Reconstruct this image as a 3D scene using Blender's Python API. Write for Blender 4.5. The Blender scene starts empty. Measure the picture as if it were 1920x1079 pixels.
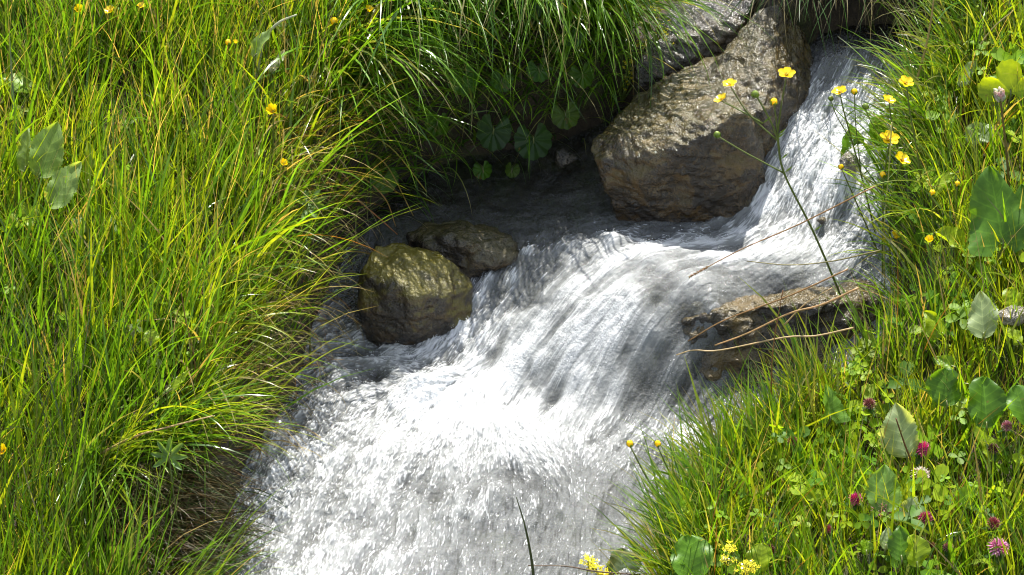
import bpy, bmesh, math, random
import numpy as np
from mathutils import Vector, Matrix, noise as mnoise

random.seed(7)
rng = np.random.default_rng(7)
SC = bpy.context.scene
COL = SC.collection

# ------------------------------------------------------------------ camera
TH = math.radians(33.0)
DIST = 4.0
PXM = 1280.0                       # photo pixels per metre at the aim point
TGT = Vector((0, 0, 0.12))
FW = Vector((0, math.cos(TH), -math.sin(TH)))
UP = Vector((0, math.sin(TH), math.cos(TH)))
CAM = TGT - FW * DIST

def ray(u, v):
    return FW * DIST + Vector((1, 0, 0)) * ((u - 960.0) / PXM) + UP * ((539.5 - v) / PXM)

def at_z(u, v, z):
    r = ray(u, v); t = (z - CAM.z) / r.z
    return CAM + r * t

def at_y(u, v, y):
    r = ray(u, v); t = (y - CAM.y) / r.y
    return CAM + r * t

# ------------------------------------------------------------------ helpers
def link(o):
    COL.objects.link(o); return o

def props(o, label=None, cat=None, group=None, kind=None):
    if label: o['label'] = label
    if cat: o['category'] = cat
    if group: o['group'] = group
    if kind: o['kind'] = kind
    return o

def empty(name, loc, label, cat, group=None):
    o = bpy.data.objects.new(name, None); o.empty_display_size = 0.02
    o.location = loc; link(o)
    return props(o, label, cat, group)

def mesh_np(name, verts, faces, mat, parent=None, smooth=True, attrs=None, uv=None):
    """faces: (n,4) or (n,3) int array, or list of tuples"""
    me = bpy.data.meshes.new(name)
    verts = np.asarray(verts, dtype=np.float32)
    if parent is not None:
        verts = verts - np.array(parent_origin(parent), dtype=np.float32)
    if isinstance(faces, np.ndarray):
        n, k = faces.shape
        me.vertices.add(len(verts)); me.vertices.foreach_set('co', verts.ravel())
        me.loops.add(n * k); me.loops.foreach_set('vertex_index', faces.astype(np.int32).ravel())
        me.polygons.add(n); me.polygons.foreach_set('loop_start', np.arange(0, n * k, k, dtype=np.int32))
        me.polygons.foreach_set('loop_total', np.full(n, k, dtype=np.int32))
        me.update(calc_edges=True)
    else:
        me.from_pydata([tuple(map(float, p)) for p in verts], [], faces)
    me.polygons.foreach_set('use_smooth', np.full(len(me.polygons), bool(smooth)))
    for an, (typ, data) in (attrs or {}).items():
        a = me.attributes.new(an, typ, 'POINT')
        data = np.asarray(data, dtype=np.float32)
        if typ == 'FLOAT_COLOR':
            if data.shape[1] == 3:
                data = np.concatenate([data, np.ones((len(data), 1), np.float32)], 1)
            a.data.foreach_set('color', data.ravel())
        elif typ == 'FLOAT_VECTOR':
            a.data.foreach_set('vector', data.ravel())
        else:
            a.data.foreach_set('value', data.ravel())
    if mat: me.materials.append(mat)
    me.update()
    o = bpy.data.objects.new(name, me); link(o)
    if parent is not None: o.parent = parent
    return o

def parent_origin(p):
    v = Vector((0, 0, 0))
    while p is not None:
        v += p.location; p = p.parent
    return tuple(v)

class MB:
    """collects vertices, faces and a colour per vertex"""
    def __init__(s): s.v = []; s.f = []; s.c = []; s.uv = []
    def add(s, vs, fs, col, uv=None):
        b = len(s.v); s.v += [tuple(p) for p in vs]
        s.f += [tuple(b + i for i in q) for q in fs]
        s.c += (col if isinstance(col, list) else [col] * len(vs))
        s.uv += (uv if uv else [(0, 0, 0)] * len(vs))
    def tube(s, pts, r0, r1, col, sides=6, n=4):
        P = catmull(pts, n); m = len(P); vs = []; fs = []
        for i, p in enumerate(P):
            t = (P[min(i + 1, m - 1)] - P[max(i - 1, 0)])
            t = t.normalized() if t.length > 1e-9 else Vector((0, 0, 1))
            a = t.cross(Vector((0.31, 0.9, 0.2))).normalized(); b = t.cross(a)
            r = r0 + (r1 - r0) * i / (m - 1)
            for k in range(sides):
                q = 2 * math.pi * k / sides
                vs.append(p + (a * math.cos(q) + b * math.sin(q)) * r)
        for i in range(m - 1):
            for k in range(sides):
                k2 = (k + 1) % sides
                fs.append((i * sides + k, i * sides + k2, (i + 1) * sides + k2, (i + 1) * sides + k))
        fs.append(tuple(range(sides))[::-1]); fs.append(tuple((m - 1) * sides + k for k in range(sides)))
        s.add(vs, fs, col)
    def ball(s, c, rx, ry, rz, col, rot=None, seg=8, rings=6, bump=0.0):
        vs = []; fs = []
        for i in range(rings + 1):
            a = math.pi * i / rings
            for k in range(seg):
                q = 2 * math.pi * k / seg
                m = 1 + bump * random.uniform(-1, 1)
                p = Vector((rx * math.sin(a) * math.cos(q) * m, ry * math.sin(a) * math.sin(q) * m, rz * math.cos(a) * m))
                if rot: p = rot @ p
                vs.append(Vector(c) + p)
        for i in range(rings):
            for k in range(seg):
                k2 = (k + 1) % seg
                fs.append((i * seg + k, (i + 1) * seg + k, (i + 1) * seg + k2, i * seg + k2))
        s.add(vs, fs, col)
    def build(s, name, mat, parent=None, smooth=True):
        attrs = {'col': ('FLOAT_COLOR', np.array(s.c, np.float32).reshape(-1, 3)),
                 'luv': ('FLOAT_VECTOR', np.array(s.uv, np.float32).reshape(-1, 3))}
        return mesh_np(name, np.array([tuple(p) for p in s.v], np.float32), s.f, mat, parent, smooth, attrs)

def catmull(pts, n=4):
    P = [Vector(p) for p in pts]
    if len(P) == 2: 
        return [P[0].lerp(P[1], i / n) for i in range(n + 1)]
    Q = [P[0] * 2 - P[1]] + P + [P[-1] * 2 - P[-2]]
    out = []
    for i in range(1, len(Q) - 2):
        a, b, c, d = Q[i - 1:i + 3]
        for k in range(n):
            t = k / n
            out.append(0.5 * ((2 * b) + (c - a) * t + (2 * a - 5 * b + 4 * c - d) * t * t + (3 * b - a - 3 * c + d) * t ** 3))
    out.append(P[-1]); return out

_tab = np.random.default_rng(3).random((8, 256, 256)).astype(np.float32)
def vnoise(x, y, cell, seed=0, smooth=True):
    T = _tab[seed % 8]; ox = 17.3 * seed + 50.5; oy = 9.1 * seed + 31.7
    X = np.asarray(x) / cell + ox; Y = np.asarray(y) / cell + oy
    xi = np.floor(X).astype(np.int64); yi = np.floor(Y).astype(np.int64)
    fx = X - xi; fy = Y - yi
    if smooth: fx = fx * fx * (3 - 2 * fx); fy = fy * fy * (3 - 2 * fy)
    a = T[xi & 255, yi & 255]; b = T[(xi + 1) & 255, yi & 255]
    c = T[xi & 255, (yi + 1) & 255]; d = T[(xi + 1) & 255, (yi + 1) & 255]
    return (a * (1 - fx) + b * fx) * (1 - fy) + (c * (1 - fx) + d * fx) * fy

def fbm(x, y, cell, seed=0, oct=4):
    s = 0; a = 1; t = 0
    for k in range(oct):
        s = s + a * vnoise(x, y, cell / 2 ** k, seed + k); t += a; a *= 0.5
    return s / t

def sstep(a, b, x):
    t = np.clip((x - a) / (b - a), 0, 1); return t * t * (3 - 2 * t)

class RBF:
    def __init__(s, pts, vals, lam=1e-3):
        s.p = np.array(pts, float); n = len(s.p)
        d = np.linalg.norm(s.p[:, None] - s.p[None], axis=2)
        A = np.zeros((n + 1, n + 1)); A[:n, :n] = d - lam * np.eye(n); A[:n, n] = 1; A[n, :n] = 1
        v = np.array(vals, float); v = v.reshape(n, -1)
        s.w = np.linalg.solve(A, np.concatenate([v, np.zeros((1, v.shape[1]))]))
    def __call__(s, x, y):
        x = np.asarray(x, float); sh = x.shape; x = x.ravel(); y = np.asarray(y, float).ravel()
        out = np.zeros((len(x), s.w.shape[1])) + s.w[-1]
        for i, p in enumerate(s.p):
            out += np.sqrt((x - p[0]) ** 2 + (y - p[1]) ** 2)[:, None] * s.w[i]
        return out.reshape(sh + (s.w.shape[1],))

# ------------------------------------------------------------------ layout of the stream
# water surface: photo position, height, foam share, how far streaks are drawn out
WATER = [  # u, v, z, foam, stretch
 (1640, 100, .325, .15, 1), (1560, 112, .325, .25, 1), (1720, 120, .320, .2, 1), (1600, 170, .295, .85, 1), (1540, 200, .275, .85, 1), (1660, 200, .285, .85, 1),
 (1490, 270, .235, .85, 1), (1560, 290, .232, .95, 1), (1640, 300, .232, .9, 1), (1450, 350, .188, .75, 1.2), (1530, 370, .188, .92, 1.2), (1640, 370, .19, .8, 1),
 (1430, 420, .150, .5, 1.3), (1510, 440, .148, .65, 1.3), (1620, 460, .148, .7, 1.2), (1330, 425, .130, .25, 1.5), (1250, 440, .126, .2, 1),
 (800, 370, .120, .0, 1), (900, 380, .120, .0, 1), (1000, 375, .120, .02, 1), (1100, 385, .121, .05, 1), (1180, 425, .124, .15, 1), (720, 400, .12, 0, 1),
 (1000, 440, .117, .12, 1), (1080, 430, .119, .12, 1), (960, 490, .106, .12, 1.4), (1020, 505, .106, .2, 1.5), (930, 540, .076, .16, 1.6), (980, 555, .080, .3, 1.6), (900, 590, .054, .4, 1.5), (860, 640, .038, .6, 1),
 (1140, 457, .134, .75, 2), (1240, 458, .143, .95, 2), (1360, 464, .143, .95, 2), (1480, 470, .146, .9, 2),
 (1120, 495, .131, .8, 3), (1220, 510, .139, .6, 3), (1350, 512, .139, .45, 3), (1480, 518, .138, .4, 3),
 (1050, 550, .106, .75, 3), (1130, 570, .110, .8, 4), (1230, 570, .118, .62, 4), (1340, 554, .143, .5, 3), (1440, 546, .147, .5, 3), (1540, 538, .148, .45, 3), (1310, 600, .106, .35, 4), (1420, 600, .085, .12, 4), (1530, 600, .08, .1, 4), (1310, 660, .062, .3, 4), (1450, 650, .04, .10, 4),
 (985, 615, .066, .75, 3), (1070, 630, .074, .85, 4), (1170, 640, .078, .66, 4), (1260, 630, .088, .5, 4), 
 (940, 680, .032, .9, 2.5), (1030, 700, .030, .78, 4), (1120, 710, .034, .6, 4), (1210, 690, .045, .5, 4), (1270, 690, .048, .4, 4),
 (960, 730, .008, .95, 2), (1040, 770, -.006, .6, 2), (1140, 770, -.002, .4, 2), (1230, 760, .002, .25, 1.5),
 (1400, 700, .01, .1, 2), (1500, 700, .01, .1, 2), (1300, 760, .0, .3, 1),
 (850, 735, .026, 1.0, 1), (790, 735, .022, 1.0, 1), (900, 780, .012, 1.0, 1), (820, 780, .012, 1.0, 1), (980, 790, .006, .9, 1), (720, 640, .016, .5, 1), (640, 640, .012, .5, 1), (760, 670, .012, .45, 1), (690, 700, .01, .55, 1),
 (620, 760, .004, .6, 1), (730, 800, .008, .8, 1), (850, 850, .004, .75, 1), (1000, 830, .004, .72, 1), (1120, 830, .0, .5, 1),
 (560, 880, .0, .55, 1), (680, 900, .002, .6, 1), (790, 935, -.008, .36, 1), (930, 900, -.004, .38, 1), (1060, 900, -.004, .28, 1), (1150, 900, -.004, .25, 1),
 (500, 1000, -.006, .55, 1), (600, 1010, -.006, .65, 1), (740, 1010, -.010, .38, 1), (850, 965, .006, .5, 1), (930, 930, .004, .42, 1), (960, 990, -.008, .18, 1), (1080, 980, -.01, .24, 1),
 (480, 1090, -.012, .65, 1), (640, 1090, -.012, .6, 1), (800, 1090, -.012, .32, 1), (950, 1090, -.014, .22, 1), (1110, 1090, -.014, .24, 1),
 (480, 1400, -.04, .5, 1), (800, 1400, -.04, .4, 1), (1110, 1400, -.04, .3, 1), (450, 2600, -.16, .4, 1), (1000, 2600, -.16, .3, 1),
]
wxy = [(at_z(u, v, z).x, at_z(u, v, z).y) for u, v, z, f, s in WATER]
WR = RBF(wxy, [(z, f, s) for u, v, z, f, s in WATER])
wxy = np.array(wxy)

STREAM = [
 [(1640, 100, .33), (1570, 220, .27), (1500, 350, .19), (1420, 450, .145), (1250, 485, .138), (1100, 600, .09), (990, 730, .01), (880, 860, 0), (760, 1079, 0)],
 [(1650, 210, .28), (1560, 330, .2), (1500, 470, .145), (1360, 530, .132), (1260, 620, .09), (1190, 730, .02), (1120, 840, 0), (980, 1079, 0)],
 [(800, 370, .12), (920, 410, .12), (970, 470, .115), (920, 560, .075), (850, 680, .025), (700, 790, 0), (580, 960, 0), (520, 1079, 0)],
 [(1090, 380, .12), (1030, 450, .12), (960, 520, .09), (900, 600, .055)],
 [(1170, 450, .135), (1050, 550, .1), (950, 680, .03), (860, 770, .01), (760, 900, 0), (660, 1079, 0)],
 [(1260, 720, .02), (1180, 830, 0), (1110, 950, 0), (1090, 1079, 0)],
 [(1500, 545, .128), (1400, 600, .09), (1330, 700, .02)],
 [(840, 735, .02), (740, 710, .012), (640, 700, .005), (570, 800, 0)],
 [(860, 745, .02), (860, 850, 0), (840, 960, 0), (830, 1079, 0)],
 [(900, 745, .02), (980, 830, 0), (1060, 900, 0), (1080, 1000, 0)],
 [(1300, 425, .13), (1180, 425, .125), (1100, 430, .12)],
 [(480, 1079, 0), (470, 1500, -.05)], [(1050, 1079, 0), (1040, 1500, -.05)], [(760, 1079, 0), (750, 1500, -.05)],
]
fp = []; fd = []
for L in STREAM:
    P = catmull([at_z(*p) for p in L], 5)
    for a, b in zip(P[:-1], P[1:]):
        d = (b - a).xy
        if d.length > 1e-6:
            fp.append(((a.x + b.x) / 2, (a.y + b.y) / 2)); fd.append(tuple(d.normalized()))
fp = np.array(fp); fd = np.array(fd)

# the channel outline (water's edge, hidden under the grass on both sides)
SHORE = [(300, 2700, -.16), (330, 1500, -.05), (375, 1150, 0), (415, 1030, 0), (455, 900, 0), (510, 800, 0), (555, 720, .005), (585, 640, .01), (620, 560, .03), (640, 480, .08),
         (690, 415, .11), (760, 345, .12), (880, 318, .12), (1000, 308, .12), (1120, 300, .12), (1230, 240, .15), (1330, 160, .22), (1480, 95, .32), (1540, 60, .33), (1640, 45, .335),
         (1770, 52, .335), (1780, 140, .32), (1715, 230, .28), (1668, 320, .22), (1658, 420, .16), (1662, 520, .13), (1672, 650, .07), (1668, 778, .01), (1488, 850, 0),
         (1380, 896, 0), (1298, 948, 0), (1245, 1025, 0), (1212, 1110, 0), (1215, 1180, 0), (1200, 1500, -.05), (1230, 2700, -.16)]
SHP = np.array([(at_z(*p).x, at_z(*p).y) for p in SHORE])

def chan_sd(x, y):
    """distance to the channel's edge, positive on the banks"""
    x = np.asarray(x, float); y = np.asarray(y, float)
    best = np.full(x.shape, 1e9); ins = np.zeros(x.shape, bool); n = len(SHP)
    for i in range(n):
        a = SHP[i]; b = SHP[(i + 1) % n]; e = b - a
        t = np.clip(((x - a[0]) * e[0] + (y - a[1]) * e[1]) / (e @ e), 0, 1)
        best = np.minimum(best, (x - a[0] - t * e[0]) ** 2 + (y - a[1] - t * e[1]) ** 2)
        c = ((a[1] > y) != (b[1] > y)) & (x < (b[0] - a[0]) * (y - a[1]) / (b[1] - a[1] + 1e-12) + a[0])
        ins ^= c
    d = np.sqrt(best)
    return np.where(ins, -d, d)

BANK = [(u, v, z) for u, v, z in [
 (300, 1250, .05), (330, 960, .09), (250, 870, .145), (430, 830, .13), (330, 1079, .05), (180, 1079, .09), (540, 690, .15), (590, 580, .175), (620, 480, .20), (660, 400, .22), (740, 250, .26), (850, 120, .305), (1000, 82, .325), (1120, 62, .325),
 (0, 1079, .13), (0, 900, .18), (0, 700, .24), (0, 540, .28), (0, 350, .33), (0, 150, .39), (0, 0, .43), (200, 900, .15), (200, 700, .22), (250, 500, .26), (300, 300, .31), (350, 150, .36), (400, 0, .41),
 (550, 200, .31), (600, 50, .37), (800, 60, .36), (900, 0, .40), (1100, 20, .40), (-300, 600, .32), (-300, 1000, .2), (-300, 0, .48), (0, -200, .5), (600, -200, .48), (1000, -150, .48),
 (1180, 1079, .05), (1400, 940, .05), (1500, 900, .06), (1670, 820, .12), (1700, 660, .18), (1650, 450, .22), (1670, 330, .27), (1720, 230, .31), (1780, 150, .35),
 (1840, 80, .4), (1560, -20, .42), (1680, -20, .43), (1500, -40, .36), (1400, -60, .30), (1300, 0, .26), (1240, 80, .24), (1300, -120, .30),
 (1920, 1079, .12), (1700, 1079, .10), (1450, 1079, .07), (1920, 900, .16), (1650, 880, .13), (1450, 880, .10), (1920, 700, .22), (1780, 700, .2), (1920, 500, .28), (1800, 480, .26), (1920, 300, .34), (1920, 120, .40), (1920, 0, .44),
 (2200, 1079, .16), (2200, 600, .3), (2200, 100, .46), (2000, -200, .55), (1600, -250, .55),
 (1500, 1400, 0.0), (300, 1500, 0.0), (0, 1400, .05), (1900, 1400, .03)]]
bxy = [(at_z(*p).x, at_z(*p).y) for p in BANK]
for X, Y, Z in [(-3, -2, .1), (3, -2, .1), (-3, 0, .5), (3, 0, .6), (-3, 2, 1.0), (3, 2, 1.1), (0, 2.2, 1.0), (0, 4, 1.5), (-1, -3.5, -.6), (1, -3.5, -.6), (0, -6, -1.2), (-8, 0, .8), (8, 0, .9), (0, 12, 2.2), (0, -14, -2.5), (-14, 0, 1.0), (14, 0, 1.0)]:
    bxy.append((X, Y)); BANK.append((0, 0, Z))
BR = RBF(bxy, [p[2] for p in BANK], 2e-3)

def water_z(x, y): return WR(x, y)[..., 0]

def ground_z(x, y):
    x = np.asarray(x, float); y = np.asarray(y, float)
    d = chan_sd(x, y) + 0.02 * (fbm(x, y, .07, 1, 3) - .5)
    bank = BR(x, y)[..., 0] + 0.03 * (fbm(x, y, .16, 2, 3) - .5) + 0.012 * (vnoise(x, y, .03, 5) - .5)
    wz = water_z(x, y)
    bed = wz - 0.045 - 0.03 * sstep(0, .1, -d) + 0.03 * (fbm(x, y, .06, 4, 4) - .5)
    bank = np.maximum(bank, wz + 0.02)
    S = sstep(-0.012, 0.045, d)
    return bed + (bank - bed) * S

def gz1(x, y): return float(ground_z(np.array([x]), np.array([y]))[0])

def on_ground(u, v):
    """where the line of sight through a photo position meets the ground"""
    r = ray(u, v); lo, hi = .7, 1.6
    t = np.linspace(.7, 1.6, 500)
    X = CAM.x + r.x * t; Y = CAM.y + r.y * t; Z = CAM.z + r.z * t
    below = np.where(Z < ground_z(X, Y))[0]
    i = below[0] if len(below) else 499
    t0, t1 = t[max(0, i - 1)], t[i]
    for _ in range(12):
        tm = (t0 + t1) / 2; p = CAM + r * float(tm)
        if p.z < gz1(p.x, p.y): t1 = tm
        else: t0 = tm
    return CAM + r * float(t1)

# ------------------------------------------------------------------ materials
def nodes(name):
    m = bpy.data.materials.new(name); m.use_nodes = True
    nt = m.node_tree; nt.nodes.clear()
    out = nt.nodes.new('ShaderNodeOutputMaterial')
    return m, nt, out

def N(nt, typ, **kw):
    n = nt.nodes.new(typ)
    for k, v in kw.items():
        if k in n.inputs: n.inputs[k].default_value = v
        else: setattr(n, k, v)
    return n

def mixc(nt, fac, a, b, blend='MIX'):
    m = nt.nodes.new('ShaderNodeMix'); m.data_type = 'RGBA'; m.blend_type = blend
    for s, i in ((fac, 0), (a, 6), (b, 7)):
        if hasattr(s, 'links'): nt.links.new(s, m.inputs[i])
        elif i == 0: m.inputs[0].default_value = s
        else: m.inputs[i].default_value = (*s, 1)
    return m.outputs[2]

def ramp(nt, src, stops):
    r = nt.nodes.new('ShaderNodeValToRGB')
    e = r.color_ramp.elements
    while len(e) < len(stops): e.new(0.5)
    for el, (p, c) in zip(e, stops):
        el.position = p; el.color = (*c, 1) if len(c) == 3 else c
    nt.links.new(src, r.inputs[0]); return r.outputs[0]

def math_(nt, op, a, b=None, clamp=False):
    m = nt.nodes.new('ShaderNodeMath'); m.operation = op; m.use_clamp = clamp
    for s, i in ((a, 0), (b, 1)):
        if s is None: continue
        if hasattr(s, 'links'): nt.links.new(s, m.inputs[i])
        else: m.inputs[i].default_value = s
    return m.outputs[0]

def leaf_material(name, trans=.42, rough=.34, spec=.5, veins=False, tint=(1.25, 1.2, .45)):
    m, nt, out = nodes(name)
    at = N(nt, 'ShaderNodeAttribute', attribute_name='col')
    base = at.outputs['Color']
    tc = N(nt, 'ShaderNodeTexCoord')
    nz = N(nt, 'ShaderNodeTexNoise', Scale=90.0, Detail=3.0)
    nt.links.new(tc.outputs['Object'], nz.inputs['Vector'])
    base = mixc(nt, 1.0, base, ramp(nt, nz.outputs['Fac'], [(.3, (.72, .76, .7)), (.7, (1.2, 1.15, 1.1))]), 'MULTIPLY')
    bump = None
    if veins:
        uv = N(nt, 'ShaderNodeAttribute', attribute_name='luv')
        sp = N(nt, 'ShaderNodeSeparateXYZ'); nt.links.new(uv.outputs['Vector'], sp.inputs[0])
        w = math_(nt, 'PINGPONG', sp.outputs[0], .5)          # side veins
        mid = math_(nt, 'LESS_THAN', sp.outputs[1], .035)
        vein = math_(nt, 'SUBTRACT', 1.0, math_(nt, 'MULTIPLY', w, 9.0), True)
        vv = math_(nt, 'MAXIMUM', vein, mid, True)
        base = mixc(nt, math_(nt, 'MULTIPLY', vv, .5), base, mixc(nt, 1.0, base, (1.7, 1.6, 1.5), 'MULTIPLY'))
        sp_ = N(nt, 'ShaderNodeTexNoise', Scale=55.0, Detail=4.0, Roughness=.65); nt.links.new(tc.outputs['Object'], sp_.inputs['Vector'])
        base = mixc(nt, ramp(nt, sp_.outputs['Fac'], [(.64, (0, 0, 0)), (.70, (.8, .8, .8))]), base, (.16, .11, .03))
        bp = N(nt, 'ShaderNodeBump', Strength=.3, Distance=.0008)
        nt.links.new(math_(nt, 'ADD', math_(nt, 'MULTIPLY', w, 2.0), math_(nt, 'MULTIPLY', nz.outputs['Fac'], .6)), bp.inputs['Height']); bump = bp
    p = N(nt, 'ShaderNodeBsdfPrincipled', Roughness=rough)
    p.inputs['Specular IOR Level'].default_value = spec
    nt.links.new(base, p.inputs['Base Color'])
    t = N(nt, 'ShaderNodeBsdfTranslucent')
    nt.links.new(mixc(nt, 1.0, base, tint, 'MULTIPLY'), t.inputs['Color'])
    if bump:
        nt.links.new(bump.outputs[0], p.inputs['Normal'])
    mx = N(nt, 'ShaderNodeMixShader', Fac=trans)
    nt.links.new(p.outputs[0], mx.inputs[1]); nt.links.new(t.outputs[0], mx.inputs[2])
    nt.links.new(mx.outputs[0], out.inputs[0])
    return m

M_GRASS = leaf_material('grass_blades', .5, .28, .55, tint=(1.9, 1.65, .5))
M_STRAW = leaf_material('straw', .3, .45, .4, tint=(1.2, 1.1, .8))
M_LEAF = leaf_material('broad_leaf', .52, .42, .35, True, tint=(2.1, 1.75, .45))
M_LEAFLET = leaf_material('leaflet', .52, .5, .22, tint=(2.1, 1.75, .45))
M_STEM = leaf_material('stem', .15, .4, .5)
M_PETAL = leaf_material('yellow_petal', .35, .22, .6, tint=(1.2, 1.1, .6))
M_CLOVER = leaf_material('clover_floret', .3, .5, .3, tint=(1.2, .9, 1.0))

def rock_material(name, dark, mid, light, ochre=.35, moss=.0, rough=(.16, .5), mosscol=(.10, .105, .015), bands=0.0):
    m, nt, out = nodes(name)
    tc = N(nt, 'ShaderNodeTexCoord'); V = tc.outputs['Object']
    n1 = N(nt, 'ShaderNodeTexNoise', Scale=14.0, Detail=9.0, Roughness=.66); nt.links.new(V, n1.inputs['Vector'])
    n2 = N(nt, 'ShaderNodeTexNoise', Scale=70.0, Detail=6.0, Roughness=.7); nt.links.new(V, n2.inputs['Vector'])
    n3 = N(nt, 'ShaderNodeTexNoise', Scale=22.0, Detail=7.0, Roughness=.7, Distortion=.8); nt.links.new(V, n3.inputs['Vector'])
    n4 = N(nt, 'ShaderNodeTexNoise', Scale=260.0, Detail=3.0, Roughness=.6); nt.links.new(V, n4.inputs['Vector'])
    mp = N(nt, 'ShaderNodeMapping'); mp.inputs['Rotation'].default_value = (.5, .35, .2); mp.inputs['Scale'].default_value = (6, 8, 60)
    nt.links.new(V, mp.inputs['Vector'])
    n5 = N(nt, 'ShaderNodeTexNoise', Scale=1.0, Detail=5.0, Roughness=.6, Distortion=.6); nt.links.new(mp.outputs[0], n5.inputs['Vector'])
    c = ramp(nt, n1.outputs['Fac'], [(.30, dark), (.5, mid), (.70, light)])
    c = mixc(nt, 1.0, c, ramp(nt, n2.outputs['Fac'], [(.3, (.5, .5, .5)), (.68, (1.45, 1.42, 1.35))]), 'MULTIPLY')
    c = mixc(nt, 1.0, c, ramp(nt, n4.outputs['Fac'], [(.34, (.42, .42, .42)), (.66, (1.6, 1.58, 1.5))]), 'MULTIPLY')
    vo = N(nt, 'ShaderNodeTexVoronoi', Scale=17.0); vo.feature = 'DISTANCE_TO_EDGE'
    wv = nt.nodes.new('ShaderNodeMix'); wv.data_type = 'VECTOR'; wv.inputs[0].default_value = .06; nt.links.new(V, wv.inputs[4]); nt.links.new(n2.outputs['Color'], wv.inputs[5]); nt.links.new(wv.outputs[1], vo.inputs['Vector'])
    ck = ramp(nt, vo.outputs['Distance'], [(.0, (.25, .25, .25)), (.035, (1, 1, 1))])
    c = mixc(nt, ramp(nt, n1.outputs['Fac'], [(.45, (0, 0, 0)), (.55, (.8, .8, .8))]), c, mixc(nt, 1.0, c, ck, 'MULTIPLY'))
    oc = ramp(nt, n3.outputs['Fac'], [(.50, (0, 0, 0)), (.64, (1, 1, 1))])
    c = mixc(nt, math_(nt, 'MULTIPLY', oc, ochre), c, (.11, .062, .014))
    if bands:
        c = mixc(nt, bands, c, ramp(nt, n5.outputs['Fac'], [(.35, (.35, .33, .3)), (.6, (1.4, 1.35, 1.25))]), 'MULTIPLY')
    if moss:
        ge = N(nt, 'ShaderNodeNewGeometry'); sx = N(nt, 'ShaderNodeSeparateXYZ'); nt.links.new(ge.outputs['Normal'], sx.inputs[0])
        k = math_(nt, 'ADD', math_(nt, 'MULTIPLY', sx.outputs[2], .36), math_(nt, 'SUBTRACT', n3.outputs['Fac'], .5))
        k = math_(nt, 'ADD', k, math_(nt, 'MULTIPLY', n1.outputs['Fac'], .5))
        f = ramp(nt, k, [(.30, (0, 0, 0)), (.56, (1, 1, 1))])
        mc = mixc(nt, n2.outputs['Fac'], tuple(.55 * q for q in mosscol), tuple(1.5 * q for q in mosscol))
        c = mixc(nt, math_(nt, 'MULTIPLY', f, moss), c, mc)
    p = N(nt, 'ShaderNodeBsdfPrincipled'); nt.links.new(c, p.inputs['Base Color'])
    p.inputs['Specular IOR Level'].default_value = .6
    r = N(nt, 'ShaderNodeMapRange'); nt.links.new(n3.outputs['Fac'], r.inputs[0])
    r.inputs[1].default_value = .35; r.inputs[2].default_value = .65; r.inputs[3].default_value = rough[0]; r.inputs[4].default_value = rough[1]
    nt.links.new(r.outputs[0], p.inputs['Roughness'])
    b1 = N(nt, 'ShaderNodeBump', Strength=.9, Distance=.006); nt.links.new(n2.outputs['Fac'], b1.inputs['Height'])
    b2 = N(nt, 'ShaderNodeBump', Strength=.7, Distance=.0022); b2.inputs['Strength'].default_value = 1.0; b2.inputs['Distance'].default_value = .003; nt.links.new(n4.outputs['Fac'], b2.inputs['Height']); nt.links.new(b1.outputs[0], b2.inputs['Normal'])
    b3 = N(nt, 'ShaderNodeBump', Strength=.6, Distance=.006); nt.links.new(n5.outputs['Fac'], b3.inputs['Height']); nt.links.new(b2.outputs[0], b3.inputs['Normal'])
    nt.links.new(b3.outputs[0], p.inputs['Normal'])
    p.inputs['Coat Weight'].default_value = .5; p.inputs['Coat Roughness'].default_value = .09; p.inputs['Coat IOR'].default_value = 1.36
    nt.links.new(b2.outputs[0], p.inputs['Coat Normal'])
    nt.links.new(p.outputs[0], out.inputs[0])
    return m

M_ROCK = rock_material('wet_brown_rock', (.008, .005, .0025), (.038, .024, .010), (.12, .088, .048), .9, .5, (.10, .38), (.075, .064, .010), .6)
M_SLAB = rock_material('dark_wet_slab', (.010, .009, .008), (.030, .026, .022), (.085, .075, .065), .15, .0, (.07, .26), bands=.9)
M_MOSS = rock_material('mossy_wet_rock', (.006, .0045, .0025), (.022, .015, .007), (.055, .038, .018), .5, 1.0, (.16, .5), (.105, .088, .003), .6)
M_AWASH = rock_material('awash_rock', (.010, .008, .006), (.035, .027, .018), (.10, .08, .055), .4, .45, (.06, .3), (.06, .055, .010), .7)
M_LEDGE = rock_material('ledge_rock', (.006, .0042, .0025), (.018, .012, .006), (.045, .032, .017), .6, .45, (.12, .4), (.12, .085, .015))
M_STONE = rock_material('grey_stone', (.08, .07, .06), (.18, .16, .14), (.34, .31, .28), .2, .1, (.2, .5))

def ground_material():
    m, nt, out = nodes('soil')
    tc = N(nt, 'ShaderNodeTexCoord'); V = tc.outputs['Object']
    n1 = N(nt, 'ShaderNodeTexNoise', Scale=11.0, Detail=8.0, Roughness=.65); nt.links.new(V, n1.inputs['Vector'])
    n2 = N(nt, 'ShaderNodeTexNoise', Scale=95.0, Detail=5.0, Roughness=.7); nt.links.new(V, n2.inputs['Vector'])
    c = ramp(nt, n1.outputs['Fac'], [(.32, (.018, .013, .008)), (.5, (.045, .032, .018)), (.68, (.045, .055, .012))])
    c = mixc(nt, 1.0, c, ramp(nt, n2.outputs['Fac'], [(.3, (.5, .5, .5)), (.7, (1.5, 1.45, 1.35))]), 'MULTIPLY')
    p = N(nt, 'ShaderNodeBsdfPrincipled', Roughness=.85); nt.links.new(c, p.inputs['Base Color'])
    b = N(nt, 'ShaderNodeBump', Strength=1.0, Distance=.01); nt.links.new(n2.outputs['Fac'], b.inputs['Height']); nt.links.new(b.outputs[0], p.inputs['Normal'])
    nt.links.new(p.outputs[0], out.inputs[0]); return m
M_SOIL = ground_material()

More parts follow.
